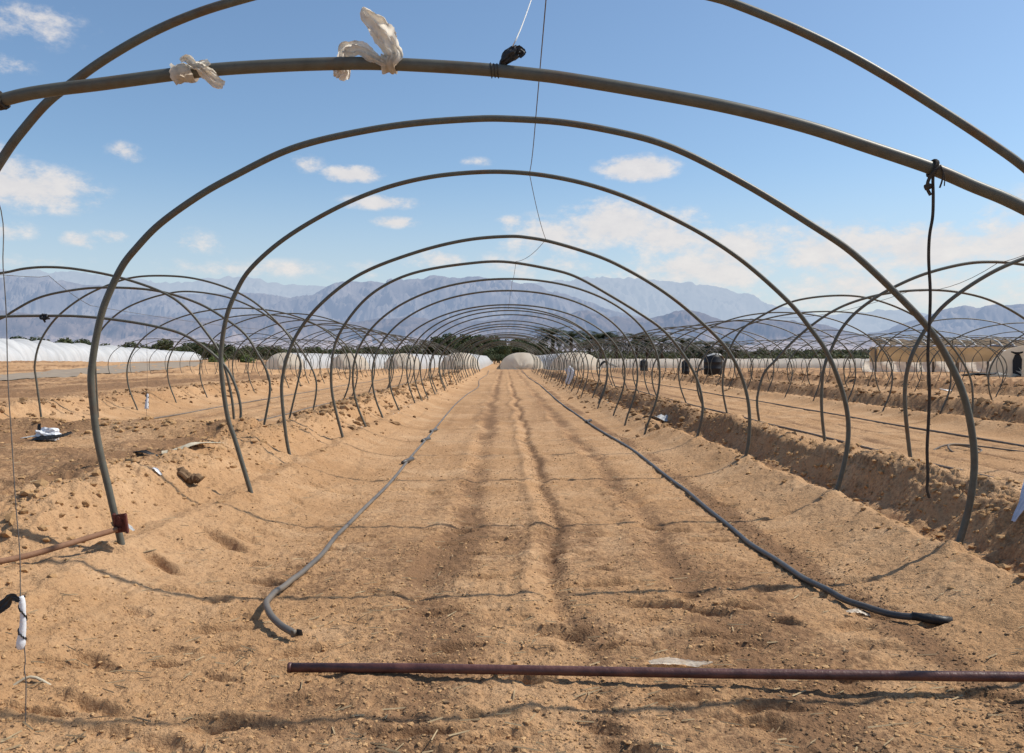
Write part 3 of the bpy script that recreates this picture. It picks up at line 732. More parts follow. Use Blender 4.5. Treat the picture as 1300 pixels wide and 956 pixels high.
# the small wrapped wire far left, hanging from the low left hoop
sw = empty('wrapped_wire', pt(186, 510, 12.3)); tag(sw, 'small white wrapped twist hanging on a fine string under the flattened left hoop', 'wire')
def qs(u, v): return Vector(pt(u, v, 12.3)) - sw.location
MB().tube([qs(186, 412), qs(187, 470), qs(186.5, 500), qs(186, 520), qs(186, 548)], .0022, 5).build('string', M['twine'], sw)
MB().tube(spline([qs(187.5, 500), qs(187, 506), qs(186.5, 512), qs(186, 519)], 4), [.01 + .02 * (i / 12.) for i in range(13)], 10).build('cloth', M['white'], sw)
tb = MB()
for i in range(3): tb.tube([qs(184.5, 502 + i * 6), qs(188.5, 505 + i * 6)], .012, 6)
tb.build('black_tape', M['black'], sw)
# black knot on flattened hoop
kb = MB()
R = random.Random(3)
for i in range(6):
    a = Vector(pt(57, 401.5, 12.3)); kb.tube(spline([a + Vector((R.uniform(-.04, .04), -.03, R.uniform(-.03, .03))), a + Vector((R.uniform(-.07, .07), -.05, R.uniform(-.06, .03))), a + Vector((R.uniform(-.09, .09), -.03, R.uniform(-.1, .04)))], 4), .013, 6)
wrap(kb, pt(57, 401.5, 12.3), (1, 0, 0), .028, .08, 3, .01)
o = kb.build('black_knot', M['black']); tag(o, 'black plastic knot tied on the low top of the flattened left hoop', 'knot')

# ------------------------------------------------------------------ hoses
def hose(pts, r, m, label, lift=.7, name='irrigation_hose', tail=None, wob=0, group='irrigation hoses on the field floor', per=10):
    P = spline([(x, y, 0) for x, y in pts], per)
    X = np.array([p.x for p in P]); Y = np.array([p.y for p in P])
    if wob: X = X + wob * fbm(Y * .9, Y * 0 + 2, 3, 91)
    Z = height(X, Y)
    k = np.ones(7) / 7; Zm = np.array([Z[max(0, i - 2):i + 3].max() for i in range(len(Z))]); Zs = np.convolve(np.pad(Zm, 3, mode='edge'), k, 'valid')
    Z = Zs + r * (lift - .25)
    if tail: Z[:len(tail)] += np.array(tail)
    P = smooth_path([Vector((a, b, c)) for a, b, c in zip(X, Y, Z)], 5)
    rad = [r] * len(P)
    o = MB().tube(P, rad, 12).build(name, M[m]); tag(o, label, 'hose', group); return o, P
tailL = list(np.interp(np.arange(80), [0, 12, 30, 45, 62, 79], [.030, .034, .052, .055, .03, 0]))
oL, PLh = hose(HOSE_L, .0175, 'hose', 'pale hose on the left of the central floor with upcurled end', tail=tailL, wob=0)
for yy in (11.2, 16.0, 14.2):
    i = next(k for k, p in enumerate(PLh) if p.y > yy); a = PLh[i]
    MB().tube([a + Vector((-.03, -.22, .012)), a + Vector((0, 0, .014)), a + Vector((.05, .22, .012))], .028, 8).build('coupling', M['hose_dark'], oL)
# split cut end of the left hose
e = MB(); a = PLh[0]; t = (PLh[0] - PLh[2]).normalized()
for s in (-1, 1):
    b = t.cross(Vector((0, 0, 1))).normalized() * s * .016
    e.add([a + b - t * .01 + Vector((0, 0, .018)), a + b - t * .01 - Vector((0, 0, .018)), a + b * 1.6 + t * .035 - Vector((0, 0, .004)), a + b * 1.4 + t * .03 + Vector((0, 0, .024))], [(0, 1, 2, 3)])
e.build('cut_end', M['hose_dark'], oL)
oR, PRh = hose(HOSE_R, .0185, 'hose_dark', 'dark hose on the right of the central floor with capped end', tail=list(np.interp(np.arange(60), [0, 15, 40, 59], [.024, .020, .006, 0])))
ed_ = (PRh[0] - PRh[6]).normalized()
MB().tube([PRh[0] + ed_ * .03, PRh[0] - ed_ * .03, PRh[0] - ed_ * .09, PRh[0] - ed_ * .10, PRh[0] - ed_ * .16], [.0255, .0255, .0255, .022, .021], 16).build('end_cap', M['black'], oR)
cl = MB(); i = next(k for k, p in enumerate(PRh) if p.y > 18.5)
a = PRh[i]; cl.tube([a + Vector((-.02, -.15, .01)), a + Vector((.0, .0, .02)), a + Vector((.10, .2, .02))], .027, 8); cl.build('coupling', M['hose_dark'], oR)
for cx, y0, nm in ((5.65, 8.2, 'nearer dusty hose on the floor of the row right of the centre'), (8.25, 7.0, 'farther dusty hose on the floor of the row right of the centre'), (-5.4, 12.4, 'nearer dusty hose on the floor of the row left of the centre'), (-8.1, 12.6, 'farther dusty hose on the floor of the row left of the centre')):
    yy = [y0] + list(np.linspace(y0 + 3, 84, 12)); hose([(cx, y) for y in yy], .02, 'hose_dust', nm, wob=.16, lift=.55)
# stub and loop on the right
D = 9.9
hs, _ = hose([(4.75, 9.55), (5.0, 9.7), (5.3, 9.75), (5.42, 9.6), (5.4, 9.4)], .02, 'hose_dark', 'short black hose end bent on the ground by the right row hoops', tail=None, per=5, lift=1.6)
z0 = hz(7.0, 13.0)
lp = MB().tube(spline([(6.55, 13.0, z0 + .03), (6.9, 13.2, z0 + .10), (7.25, 13.0, z0 + .06), (7.1, 12.75, z0 + .03), (6.75, 12.75, z0 + .03), (6.8, 13.0, z0 + .12), (7.2, 13.1, z0 + .1), (7.9, 12.5, z0 + .03)], 6), .014, 8).build('hose_loop', M['hose_dust'])
tag(lp, 'small loop of old hose lying on the floor of the right row', 'hose')

# ------------------------------------------------------------------ pipes and litter on the ground
zr = hz(0, 3.72)
P = [pt(367, 847.5, 3.76), pt(520, 848.2, 3.72), pt(700, 851.3, 3.67), pt(900, 855, 3.61), pt(1100, 857.2, 3.55), pt(1300, 859.5, 3.48)]
P = [Vector(p) for p in P]; P.append(Vector((2.75, 3.35, P[-1].z + .05)))
rp2 = MB().tube(P, .0205, 16).build('red_pipe', M['rust']); tag(rp2, 'long dark red pipe lying across the foreground at the bottom of the picture', 'pipe')
wl = MB(); wl.tube([P[0] + Vector((-.004, 0, 0)), P[0] + Vector((.012, 0, 0))], .0225, 16); wl.build('rim', M['rust'], rp2)
a = Vector((-2.55, 5.15, hz(-2.55, 5.15) + .06)); b = Vector((-3.15, 4.55, hz(-3.15, 4.55) + .02))
P = [Vector(pt(148, 672, 5.32)), Vector(pt(75, 694, 5.0)), Vector(pt(0, 716, 4.75)), Vector(pt(-90, 742, 4.5))]
P = [Vector((p.x, p.y, max(p.z, max(hz(p.x + d_, p.y) for d_ in (-.1, 0, .1)) - .002))) for p in [P[0].lerp(P[1], t) for t in (0, .25, .5, .75)] + [P[1].lerp(P[2], t) for t in (0, .5)] + P[2:]]
for i in range(1, len(P) - 1): P[i].z = max(P[i].z, (P[i - 1].z + P[i + 1].z) / 2)
up_ = empty('rusty_pipe', P[0]); tag(up_, 'dull rusty pipe on the ground at left, ending in a plate at a hoop foot', 'pipe')
MB().tube(smooth_path(spline([p - P[0] for p in P], 6), 6), .0175, 12).build('pipe', M['rust_dull'], up_)
pl = MB(); Rm = Matrix.Rotation(.25, 3, 'Z') @ Matrix.Rotation(-.12, 3, 'Y'); pl.box((.02, .02, .035), (.075, .012, .115), Rm); pl.box((-.024, .03, .035), (.010, .06, .115), Rm); pl.box((.063, .0, .035), (.010, .045, .115), Rm)
for bz in (-.0, .07):
    pl.tube([Rm @ Vector((.02, -.004, bz)), Rm @ Vector((.02, -.016, bz))], .009, 6)
pl.tube([Rm @ Vector((.02, .0, .035)), Rm @ Vector((.02, .035, .035))], .02, 12)
pl.build('plate', M['rust_plate'], up_, smooth=False)

def litter(name, path, widths, m, label, cat, crumple=.006, seed=0, up=(0, 0, 1), fold=.4, lift=.02, group=None):
    pts = [(x, y, hz(x, y) + lift + dz) for x, y, dz in path]
    o = strip(name, pts, widths, m, None, crumple, up, 15, seed, fold); tag(o, label, cat, group); return o
litter('plastic_scrap', [(.66, 3.86, .0), (.75, 3.86, .01), (.86, 3.85, .0), (.94, 3.84, -.005)], [.04, .07, .05, .01], 'film', 'white torn plastic lying just behind the red foreground pipe', 'plastic scrap', .006, 31, lift=.018)
litter('plastic_scrap', [(1.86, 4.62, .0), (1.92, 4.62, .012), (1.98, 4.60, 0)], [.03, .05, .02], 'film', 'small white plastic scrap under the end of the dark right hose', 'plastic scrap', .006, 32)
Dw = 10.9
bx = empty('litter_bag', (-5.3, 9.9, hz(-5.3, 9.9))); tag(bx, 'white plastic bag heaped on black plastic on the left bank', 'bag')
mb = MB(); bm = bmesh.new(); bmesh.ops.create_icosphere(bm, subdivisions=3, radius=1); R = random.Random(5); vv = []
for p in bm.verts:
    c = p.co; nn = 1 + .18 * math.sin(c.x * 5 + 2) * math.cos(c.y * 6) + .12 * math.sin(c.z * 8 + c.x * 5) + R.uniform(-.06, .06)
    nn += .10 * abs(math.sin(c.x * 11 + c.z * 7)) + .07 * math.sin(c.z * 17 + c.y * 9); vv.append((c.x * .115 * nn - .05 * c.z, c.y * .08 * nn, .07 + c.z * .07 * nn + .03 * max(0, c.x)))
mb.add(vv, [[w.index for w in f.verts] for f in bm.faces]); bm.free(); mb.build('bag', M['white'], bx, False)
strip('black_film', [(-.14, -.08, .03), (-.02, -.12, .05), (.1, -.11, .06), (.2, -.06, .07), (.27, 0, .10)], [.06, .1, .1, .09, .05], 'black', bx, .01, (0, -.4, 1), seed=41)
strip('black_flap', [(.0, 0, .02), (-.09, -.02, .12), (-.11, 0, .2)], [.03, .05, .04], 'black', bx, .006, (0, -1, .2), seed=42)
strip('grey_strip', [(-.1, 0, .06), (-.2, .02, .05), (-.33, .0, .03)], [.05, .05, .02], 'rag_grey', bx, .004, (0, -.3, 1), seed=43)
litter('fallen_sheet', [(-3.44, 8.55, .0), (-3.32, 8.6, .02), (-3.18, 8.7, .015), (-3.05, 8.85, .03), (-2.97, 8.95, .04)], [.20, .20, .17, .14, .08], 'tan_sheet', 'flat tan sheet lying on the left bank beside the second central hoop', 'sheet', .004, 44, fold=.15, lift=.03)
litter('plastic_scrap', [(-3.70, 8.5, .01), (-3.58, 8.48, .02), (-3.45, 8.5, .0)], [.06, .09, .05], 'black', 'black plastic scrap at the left end of the tan sheet', 'plastic scrap', .006, 45, lift=.025)
bkn = [(-.11, 0, .03), (-.07, 0, .10), (-.02, 0, .06), (.03, -.02, .035), (.09, -.03, .045), (.12, -.03, .02)]
rx, ry = -2.75, 7.4; zz0 = hz(rx, ry)
mb = MB(); P = spline([(rx + a, ry + b, zz0 + c - .02) for a, b, c in bkn], 5)
mb.tube(P, [.030 + .018 * abs(math.sin(i * 1.3)) for i in range(len(P))], 9)
mb.tube(spline([(rx - .1, ry - .03, zz0 + .02), (rx - .05, ry - .05, zz0 + .07), (rx + .02, ry - .06, zz0 + .02)], 4), .022, 8)
o = mb.build('root_lump', M['chip'], None, False); tag(o, 'dark brown knotted root lump on the slope left of the second central hoop', 'root')
litter('plastic_scrap', [(-2.74, 5.98, .0), (-2.66, 5.95, .02), (-2.58, 5.93, .0)], [.03, .06, .02], 'rag_grey', 'pale grey scrap on the left slope above the rusty pipe', 'plastic scrap', .004, 46)
litter('plastic_scrap', [(-2.93, 7.1, 0), (-2.9, 7.1, .01), (-2.86, 7.1, 0)], [.03, .05, .03], 'white', 'tiny white scrap below the dark root lump on the left slope', 'plastic scrap', .003, 47)
litter('plastic_scrap', [(2.95, 17.0, .02), (3.12, 17.2, .03), (3.3, 17.4, .03)], [.18, .34, .30], 'rag_grey', 'white sheet lying on the right bank, nearest of the two white ones there', 'plastic scrap', .012, 48, fold=.2, lift=.04)
litter('plastic_scrap', [(3.0, 41.0, .0), (3.15, 41, .35), (3.2, 41, .62), (3.05, 41, .85)], [.14, .3, .42, .3], 'white', 'white film hung on the right bank hoops far down the central row', 'plastic scrap', .05, 49, up=(0, -1, 0))
litter('folded_sheet', [(3.26, 5.45, .08), (3.36, 5.45, .12), (3.5, 5.5, .16), (3.7, 5.5, .16)], [.04, .12, .18, .18], 'blue_sheet', 'pale blue folded sheet on the right bank at the picture edge', 'sheet', .004, 50, fold=.2, lift=.04)
litter('plastic_scrap', [(16.4, 32, 0), (16.6, 32, .05), (16.8, 32, 0)], [.1, .2, .1], 'white', 'white scrap lying among the right row hoops', 'plastic scrap', .02, 51, lift=.04)
sk = MB(); zs = hz(-4.2, 14.5); sk.tube([(-4.2, 14.5, zs - .2), (-4.2, 14.5, zs + .2)], .022, 8)
o = sk.build('wooden_stake', M['bark']); tag(o, 'short dark stake upright in the sand behind the second central hoop', 'stake')
mb = MB(); mb.tube(spline([(-2.02, 3.45, .05), (-1.95, 3.5, .09), (-1.86, 3.5, .05)], 4), .006, 6)
o = mb.build('dry_twig', M['tan_sheet']); tag(o, 'pale dry twig on the sand below the black strip at left', 'twig')
# bits of white along the lip
R = random.Random(61)
for i in range(14):
    y = R.uniform(14, 34); s = R.choice((-1, 1)); x = .24 + s * 2.62 + R.uniform(-.1, .1)
    z = hz(x, y); mb = MB(); r = R.uniform(.02, .045)
    P = [Vector((x + R.uniform(-r, r), y + R.uniform(-r, r), z + .01 + R.uniform(0, r))) for _ in range(7)]
    mb.add(P, [(0, 1, 2), (1, 2, 3), (2, 3, 4), (3, 4, 5), (4, 5, 6), (0, 3, 6)])
    o = mb.build('pale_stone', M['film'], None, False); tag(o, 'tiny pale crumb lying at the feet of the central row hoops', 'scrap', 'pale crumbs at the feet of the central hoops')

# ------------------------------------------------------------------ covered tunnels beyond the field
def cover_mesh(Lc, W, Hc, step=2.3, seed=0, sag=.05, name='cover', folds=.018):
    ny = int(Lc / .46) + 1; na = 22
    y = np.linspace(0, Lc, ny)[:, None]; a = np.linspace(0, PI, na)[None, :]
    sc = 1 - sag * np.abs(np.sin(PI * y / step)) * (0.35 + .65 * np.sin(a)) + folds * fbm((y + 1.2 * np.sin(a)) * .95, a * .5 + y * .05, 4, seed)
    prof_x = -np.sign(np.cos(a)) * np.abs(np.cos(a)) ** .9; prof_z = np.sin(a) ** .85
    X = prof_x * W / 2 * sc; Z = prof_z * Hc * sc - .05
    V = np.stack([X, y + a * 0, Z], -1).reshape(-1, 3)
    me = mesh_np(name, V, grid_faces(ny, na), M['cover']); return me
def end_mesh(W, Hc, name='end_sheet', bulge=1.15, seed=0):
    nr, na = 8, 22; R = random.Random(seed); vs = []
    for i in range(nr):
        t = i / (nr - 1)
        for j in range(na):
            a = PI * j / (na - 1); ca = math.cos(a)
            x = -math.copysign(abs(ca) ** .9, ca) * W / 2 * t; z = math.sin(a) ** .85 * Hc * t - .05
            vs.append((x, -bulge * (1 - t * t) * (1 + R.uniform(-.15, .15)) - .01, z))
    fs = [(i * na + j, i * na + j + 1, (i + 1) * na + j + 1, (i + 1) * na + j) for i in range(nr - 1) for j in range(na - 1)]
    mb = MB(); mb.add(vs, fs); return mb.build(name, M['end'])
GT = 'white covered tunnels beyond the bare hoops'
base = empty('covered_tunnel', (0, 0, 0)); cm = cover_mesh(120, 4.7, 1.95, seed=3); em = end_mesh(4.7, 1.95, seed=3)
cm.parent = base; em.parent = base
spec = [(-26, 101, 1.0, 1.05, 'leftmost white covered tunnel of the distant group with beige ends'),
        (-18.2, 100, 1.0, 1.0, 'second white covered tunnel from left in the distant beige ended group'),
        (-11.9, 100, .95, 1.0, 'third white covered tunnel from left in the distant beige ended group'),
        (-5.2, 100, 1.0, 1.05, 'white covered tunnel at the end of the central row, left of the gap'),
        (2.1, 101, 1.1, 1.05, 'white covered tunnel at the end of the central row, right of the gap'),
        (7.9, 94, 1.2, 1.05, 'broad covered tunnel with beige front right of the central row end')]
for i, (x, y, sx, sz, lb) in enumerate(spec):
    o = base if i == 0 else copy_tree(base)
    o.location = (x, y, hz(x, y)); o.scale = (sx, 1, sz)
    tag(o, lb, 'covered tunnel', GT)
# low tunnels lying across the field behind the right rows
for x0, Lx, lb in ((10.6, 26.5, 'low white covered tunnel lying across the field behind the black tanks'), (37.4, 33, 'low white covered tunnel lying across the field, running behind the tan shed')):
    o = empty('covered_tunnel', (x0, 119, .1), -PI / 2 - .02); c = cover_mesh(Lx, 4.0, 1.36, step=2.0, seed=int(x0), sag=.06); c.data.materials[0] = M['cover_warm']; c.parent = o; c.rotation_euler = (0, 0, 0)
    o.rotation_euler = (0, 0, -PI / 2); e = end_mesh(4.0, 1.36, seed=2); e.parent = o; tag(o, lb, 'covered tunnel', GT)
# long tunnel at far left
lg = empty('covered_tunnel', (-47.5, 74, .55)); ang = math.atan2(58, 214)
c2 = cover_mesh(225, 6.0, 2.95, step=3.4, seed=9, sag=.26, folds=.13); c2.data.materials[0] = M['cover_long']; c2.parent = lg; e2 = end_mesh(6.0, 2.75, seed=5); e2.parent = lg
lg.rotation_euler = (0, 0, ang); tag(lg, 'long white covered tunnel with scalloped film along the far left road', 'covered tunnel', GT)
# beige tunnel at right with dark doorway
tr_ = empty('covered_tunnel', (32.1, 51.5, hz(32.1, 51.5)), -.62); c3 = cover_mesh(9, 5.0, 1.98, seed=12); c3.parent = tr_; c3.data.materials[0] = M['end']; e3 = end_mesh(5.0, 1.98, bulge=.22, seed=7); e3.parent = tr_
mb = MB(); vs = [(-1.12, -.20, .0), (-.66, -.22, .0), (-.62, -.20, 1.05), (-.74, -.18, 1.36), (-1.0, -.17, 1.34), (-1.12, -.18, 1.0)]
mb.add(vs, [tuple(range(6))]); mb.add([(a, b + .12, c) for a, b, c in vs], [tuple(reversed(range(6)))]); mb.build('doorway', M['black'], tr_, False)
strip('door_flap', [(-1.2, -.26, 1.52), (-.9, -.27, 1.42), (-.55, -.26, 1.5)], [.06, .16, .08], 'black', tr_, .02, (0, -1, .2), seed=71)
tag(tr_, 'beige covered tunnel with a narrow black doorway at the right picture edge', 'covered tunnel')
# dark tarp at foot
litter('black_tarp', [(27.6, 51.3, .0), (28.5, 51.1, .08), (29.5, 51, .1), (30.2, 51, .02)], [.5, .7, .6, .3], 'black', 'black tarp on the ground in front of the beige tunnel doorway', 'tarp', .04, 72, lift=.1)

# ------------------------------------------------------------------ black tanks among the right hoops
def tank(loc, r, h, label, dome=True, lid=False):
    root = empty('black_tank', loc); tag(root, label, 'tank')
    prof = [(r * .96, 0), (r, .04 * h), (r, .28 * h), (r * 1.03, .30 * h), (r, .32 * h), (r, .58 * h), (r * 1.03, .6 * h), (r, .62 * h), (r, .82 * h), (r * .9, .92 * h), (r * .55, .985 * h), (r * .25, h)]
    ns = 24; vs = []; 
    for rr_, z in prof:
        for k in range(ns): a = 2 * PI * k / ns; vs.append((rr_ * math.cos(a), rr_ * math.sin(a), z))
    fs = [(i * ns + k, i * ns + (k + 1) % ns, (i + 1) * ns + (k + 1) % ns, (i + 1) * ns + k) for i in range(len(prof) - 1) for k in range(ns)] + [tuple(range((len(prof) - 1) * ns, len(prof) * ns))]
    mb = MB(); mb.add(vs, fs); mb.build('body', M['black'], root)
    MB().tube([(0, 0, h - .01), (0, 0, h + .05)], r * .3, 16).build('lid', M['black'], root)
    return root
zt = hz(16.4, 66)
tk = tank((16.2, 66, hz(16.2, 66)), .70, 1.62, 'largest black tank standing among the right hoops before the white band')
strip('draped_sheet', [(-.55, -.5, 1.45), (0, -.45, 1.62), (.55, -.35, 1.50), (.78, 0, 1.1), (.8, .1, .5)], [.15, .25, .3, .25, .2], 'rag_grey', tk, .02, (0, -.5, 1), seed=81)
tank((14.6, 68.5, hz(14.6, 68.5)), .31, 1.22, 'slim black drum standing left of the largest black tank')
tank((11.5, 70, hz(11.5, 70)), .33, 1.2, 'slim black drum standing alone, farthest left of the black tanks')
o = litter('black_tarp', [(10.2, 92, .0), (10.8, 92, .7), (11.3, 92, .55), (12.2, 92, .2)], [.5, .9, .9, .5], 'black', 'heap of dark tarp beside the broad beige fronted tunnel', 'tarp', .06, 82, lift=.2)
litter('black_tarp', [(14.5, 65.2, .1), (15.0, 65.2, .35), (15.5, 65.3, .5)], [.35, .5, .4], 'black', 'low dark tarp at the left foot of the largest black tank', 'tarp', .05, 83, lift=.15)

# ------------------------------------------------------------------ netted shed at the right
sh = empty('net_shed', (30, 68, hz(34, 68))); tag(sh, 'long tan walled net shed on posts at the right with open roof frames', 'shed')
zg = 0
def zsh(v, D=68): return H - (v - 455) / F * D - sh.location.z
nx = 60; vs = []
for i in range(nx):
    for j in range(7):
        z = zsh(459.5) + (zsh(440.5) - zsh(459.5)) * j / 6
        vs.append((.0 + i * .55, .05 * math.sin(i * 1.1) + .03 * math.sin(i * .37 + j), z + (.04 * math.sin(i * .9) if j in (0, 6) else 0)))
mb = MB(); mb.add(vs, [(i * 7 + j, (i + 1) * 7 + j, (i + 1) * 7 + j + 1, i * 7 + j + 1) for i in range(nx - 1) for j in range(6)]); mb.build('wall_sheet', M['tan'], sh)
mb = MB(); vs = []
for i in range(nx):
    for j in range(4):
        vs.append((i * .55, .45 + j * .5, zsh(440) + .1 + j * .18 + .07 * math.sin(i * 2.3 + j) + .05 * math.sin(i * .8)))
mb.add(vs, [(i * 4 + j, (i + 1) * 4 + j, (i + 1) * 4 + j + 1, i * 4 + j + 1) for i in range(nx - 1) for j in range(3)]); mb.build('roof_net', M['net'], sh)
# side wall going back
mb = MB(); mb.add([(-.02, 0, zsh(459.5)), (-.02, 1.8, zsh(459.5)), (-.02, 1.8, zsh(440.5)), (-.02, 0, zsh(440.5))], [(0, 1, 2, 3)]); mb.build('side_sheet', M['tan'], sh)
R = random.Random(90); post = None
for i in range(16):
    x = .1 + i * 2.1 + R.uniform(-.5, .5); mb = MB(); w = R.uniform(.07, .15)
    mb.tube([(0, 0, -.3), (0, 0, zsh(442))], w, 8); o = mb.build('post', M['post'], sh); o.location = (x, .25, 0)
for i in range(34):
    x = .3 + i * .98; mb = MB()
    P = [(0, .3, zsh(440.5)), (-.25, .6, zsh(440) + .42), (-.62, 1.2, zsh(432) + .22), (-.95, 2, zsh(430) + .15)]
    if i % 3 == 0: P = [(0, .3, zsh(440.5)), (0, .3, zsh(431))]
    mb.tube(spline(P, 4), .075 if i % 3 else .05, 6); o = mb.build('roof_hoop', M['strut'] if i % 3 else M['post'], sh); o.location = (x, R.uniform(0, .4), 0)
mb = MB(); mb.box((17, .3, zsh(440.3) + .02), (34, .07, .07)); mb.box((17, 2.2, zsh(430) + .15), (34, .07, .07)); mb.build('roof_rail', M['post'], sh)
mb = MB(); vs = []
for i in range(20):
    for j in range(6): vs.append((9.7 + i * .8, -.35 + j * .5, zsh(446) + .03 * math.sin(i * 1.4 + j) + j * .13))
mb.add(vs, [(i * 6 + j, (i + 1) * 6 + j, (i + 1) * 6 + j + 1, i * 6 + j + 1) for i in range(19) for j in range(5)]); mb.build('roof_sheet', M['white'], sh)
vs = []
mb = MB()
for i in range(50):
    for j in range(6): vs.append((i * .6, 3.0 + .25 * math.sin(i * 1.7 + j * .8), -.1 + j * .2 + .05 * math.sin(i * 2.1)))
mb.add(vs, [(i * 6 + j, (i + 1) * 6 + j, (i + 1) * 6 + j + 1, i * 6 + j + 1) for i in range(49) for j in range(5)]); mb.build('inner_film', M['film'], sh)

# ------------------------------------------------------------------ trees
def crown_mesh(w, h, n, leaf, seed, m, lobes=7, name='crown'):
    R = np.random.default_rng(seed)
    cs = np.stack([R.uniform(-.32, .32, lobes) * w, R.uniform(-.32, .32, lobes) * w, R.uniform(.32, .82, lobes) * h], -1)
    rs = R.uniform(.16, .30, lobes) * min(w, h * 1.2)
    k = R.integers(0, lobes, n)
    d = R.normal(size=(n, 3)); d /= np.linalg.norm(d, axis=1)[:, None]
    r = rs[k] * R.uniform(.55, 1.08, n)
    c = cs[k] + d * r[:, None] * np.array([1, 1, .85])
    c[:, 2] = np.maximum(c[:, 2], .06 * h)
    nrm = d + R.normal(size=(n, 3)) * .6; nrm /= np.linalg.norm(nrm, axis=1)[:, None]
    t = np.cross(nrm, R.normal(size=(n, 3))); t /= np.linalg.norm(t, axis=1)[:, None]; b = np.cross(nrm, t)
    s = leaf * R.uniform(.6, 1.4, n)[:, None]
    V = np.stack([c - t * s, c - b * s * .6, c + t * s, c + b * s * .6], 1).reshape(-1, 3)
    return mesh_np(name, V, np.arange(n * 4).reshape(-1, 4), m, smooth=False)
def trunk_mesh(h, r, seed, name='trunk'):
    R = random.Random(seed); mb = MB()
    mb.tube(spline([(0, 0, -.2), (R.uniform(-.1, .1), 0, h * .3), (R.uniform(-.2, .2), R.uniform(-.2, .2), h * .6)], 4), [r * (1 - .06 * i) for i in range(9)], 8)
    for i in range(4):
        a = R.uniform(0, 6.28); mb.tube([(0, 0, h * .3), (math.cos(a) * h * .2, math.sin(a) * h * .2, h * .6)], [r * .6, r * .25], 6)
    return mb.build(name, M['bark'])
protos = []
for i, (w, h, m) in enumerate(((8, 6.5, 'leaf'), (9, 6, 'leaf2'), (6.5, 7, 'leaf'), (7, 5, 'leaf2'), (5, 4.2, 'leaf3'))):
    root = empty('broad_tree', (0, 0, 0)); c = crown_mesh(w, h, 1500, .30, 100 + i, M[m]); c.parent = root; t = trunk_mesh(h, .2, 200 + i); t.parent = root; protos.append([root, False])
def tree(kind, u, vtop, D, label, group, cx=1.0):
    root, used = protos[kind]
    o = copy_tree(root) if used else root; protos[kind][1] = True
    hh = (6.5, 6, 7, 5, 4.2)[kind]
    x = (u - 640) / F * D; z = .05; ztop = H + (455 - vtop) / F * D
    s = (ztop - z) / (hh * .98); o.location = (x, D, z); o.scale = (s * cx, s * cx, s); o.rotation_euler = (0, 0, random.uniform(0, 6.28))
    tag(o, label, 'tree', group); return o
GA = 'trees beyond the covered tunnels'
R = random.Random(17)
# thicket left of the covered group
for i, (u, v, D, k) in enumerate(((266, 438, 150, 0), (285, 436, 155, 2), (303, 439, 148, 1), (322, 441, 152, 0), (276, 448, 128, 4), (313, 450, 130, 4))):
    tree(k, u, v, D, 'low bright green bush at the end of the long left tunnel' if k == 4 else 'dark green tree at the end of the long left tunnel', 'trees of the left thicket')
# clump over the central gap
for u, v, D, k in ((525, 438, 260, 1), (545, 433, 255, 0), (562, 428, 250, 2), (580, 425, 248, 0), (598, 426, 252, 2), (615, 427, 255, 0), (632, 430, 250, 2), (650, 429, 262, 1), (668, 431, 255, 0), (590, 438, 230, 0), (612, 441, 228, 1), (634, 439, 225, 0), (656, 440, 232, 2), (640, 450, 190, 0), (628, 449, 195, 1), (680, 437, 240, 0), (700, 440, 238, 1)):
    tree(k, u, v, D, 'dark tree in the tall clump above the end of the central row', 'trees of the central clump', 1.15)
for u in list(range(-20, 270, 24)) + list(range(335, 530, 22)):
    tree(R.choice((0, 1, 3)), u + R.uniform(-6, 6), R.uniform(427, 433) if u < 120 else (R.uniform(431, 437) if u < 270 else R.uniform(439, 445)), R.uniform(300, 330), 'low dark tree in the long line behind the left covered tunnels', GA, 1.3)
for u in range(930, 1130, 17):
    tree(R.choice((1, 3)), u + R.uniform(-6, 6), R.uniform(441, 448), R.uniform(300, 330), 'low olive tree in the line behind the right white band', GA, 1.3)
def palm_mesh(h, seed):
    R = random.Random(seed); vs = []; fs = []
    for k in range(46):
        az = R.uniform(0, 2 * PI); el = R.uniform(-.35, 1.25); Lf = h * R.uniform(.42, .60)
        d = Vector((math.cos(az), math.sin(az), 0)); p = Vector((0, 0, h * .72)); a = el; n = 8; P = []
        for i in range(n + 1):
            P.append(p.copy()); p = p + (d * math.cos(a) + Vector((0, 0, math.sin(a)))) * (Lf / n); a -= .20
        s = d.cross(Vector((0, 0, 1)))
        for i in range(1, n):
            for sg in (-1, 1):
                for q_ in (0, .5):
                    b = P[i].lerp(P[i + 1], q_); ll = Lf * .2 * math.sin(PI * (i + q_ + 1) / (n + 2)) + .05; T = (P[i + 1] - P[i]).normalized()
                    e = b + s * sg * ll + T * ll * .5 - Vector((0, 0, ll * .35)); o = len(vs)
                    vs += [b - T * .06, b + T * .10, e]; fs.append((o, o + 1, o + 2))
    mb = MB(); mb.add(vs, fs); return mb.build('crown', M['palm'], None, False)
pal = empty('date_palm', (0, 0, 0)); cr = palm_mesh(7, 5); cr.parent = pal
tk_ = MB().tube([(0, 0, -.2), (.05, 0, 1.5), (.02, .03, 3.5), (0, 0, 5.15)], [.32, .27, .25, .3], 10).build('trunk', M['bark']); tk_.parent = pal
pu = [(702, 427), (725, 430), (748, 433), (762, 431), (783, 433), (808, 433), (822, 436), (840, 436), (866, 437), (880, 440), (897, 440), (916, 441), (934, 444)]
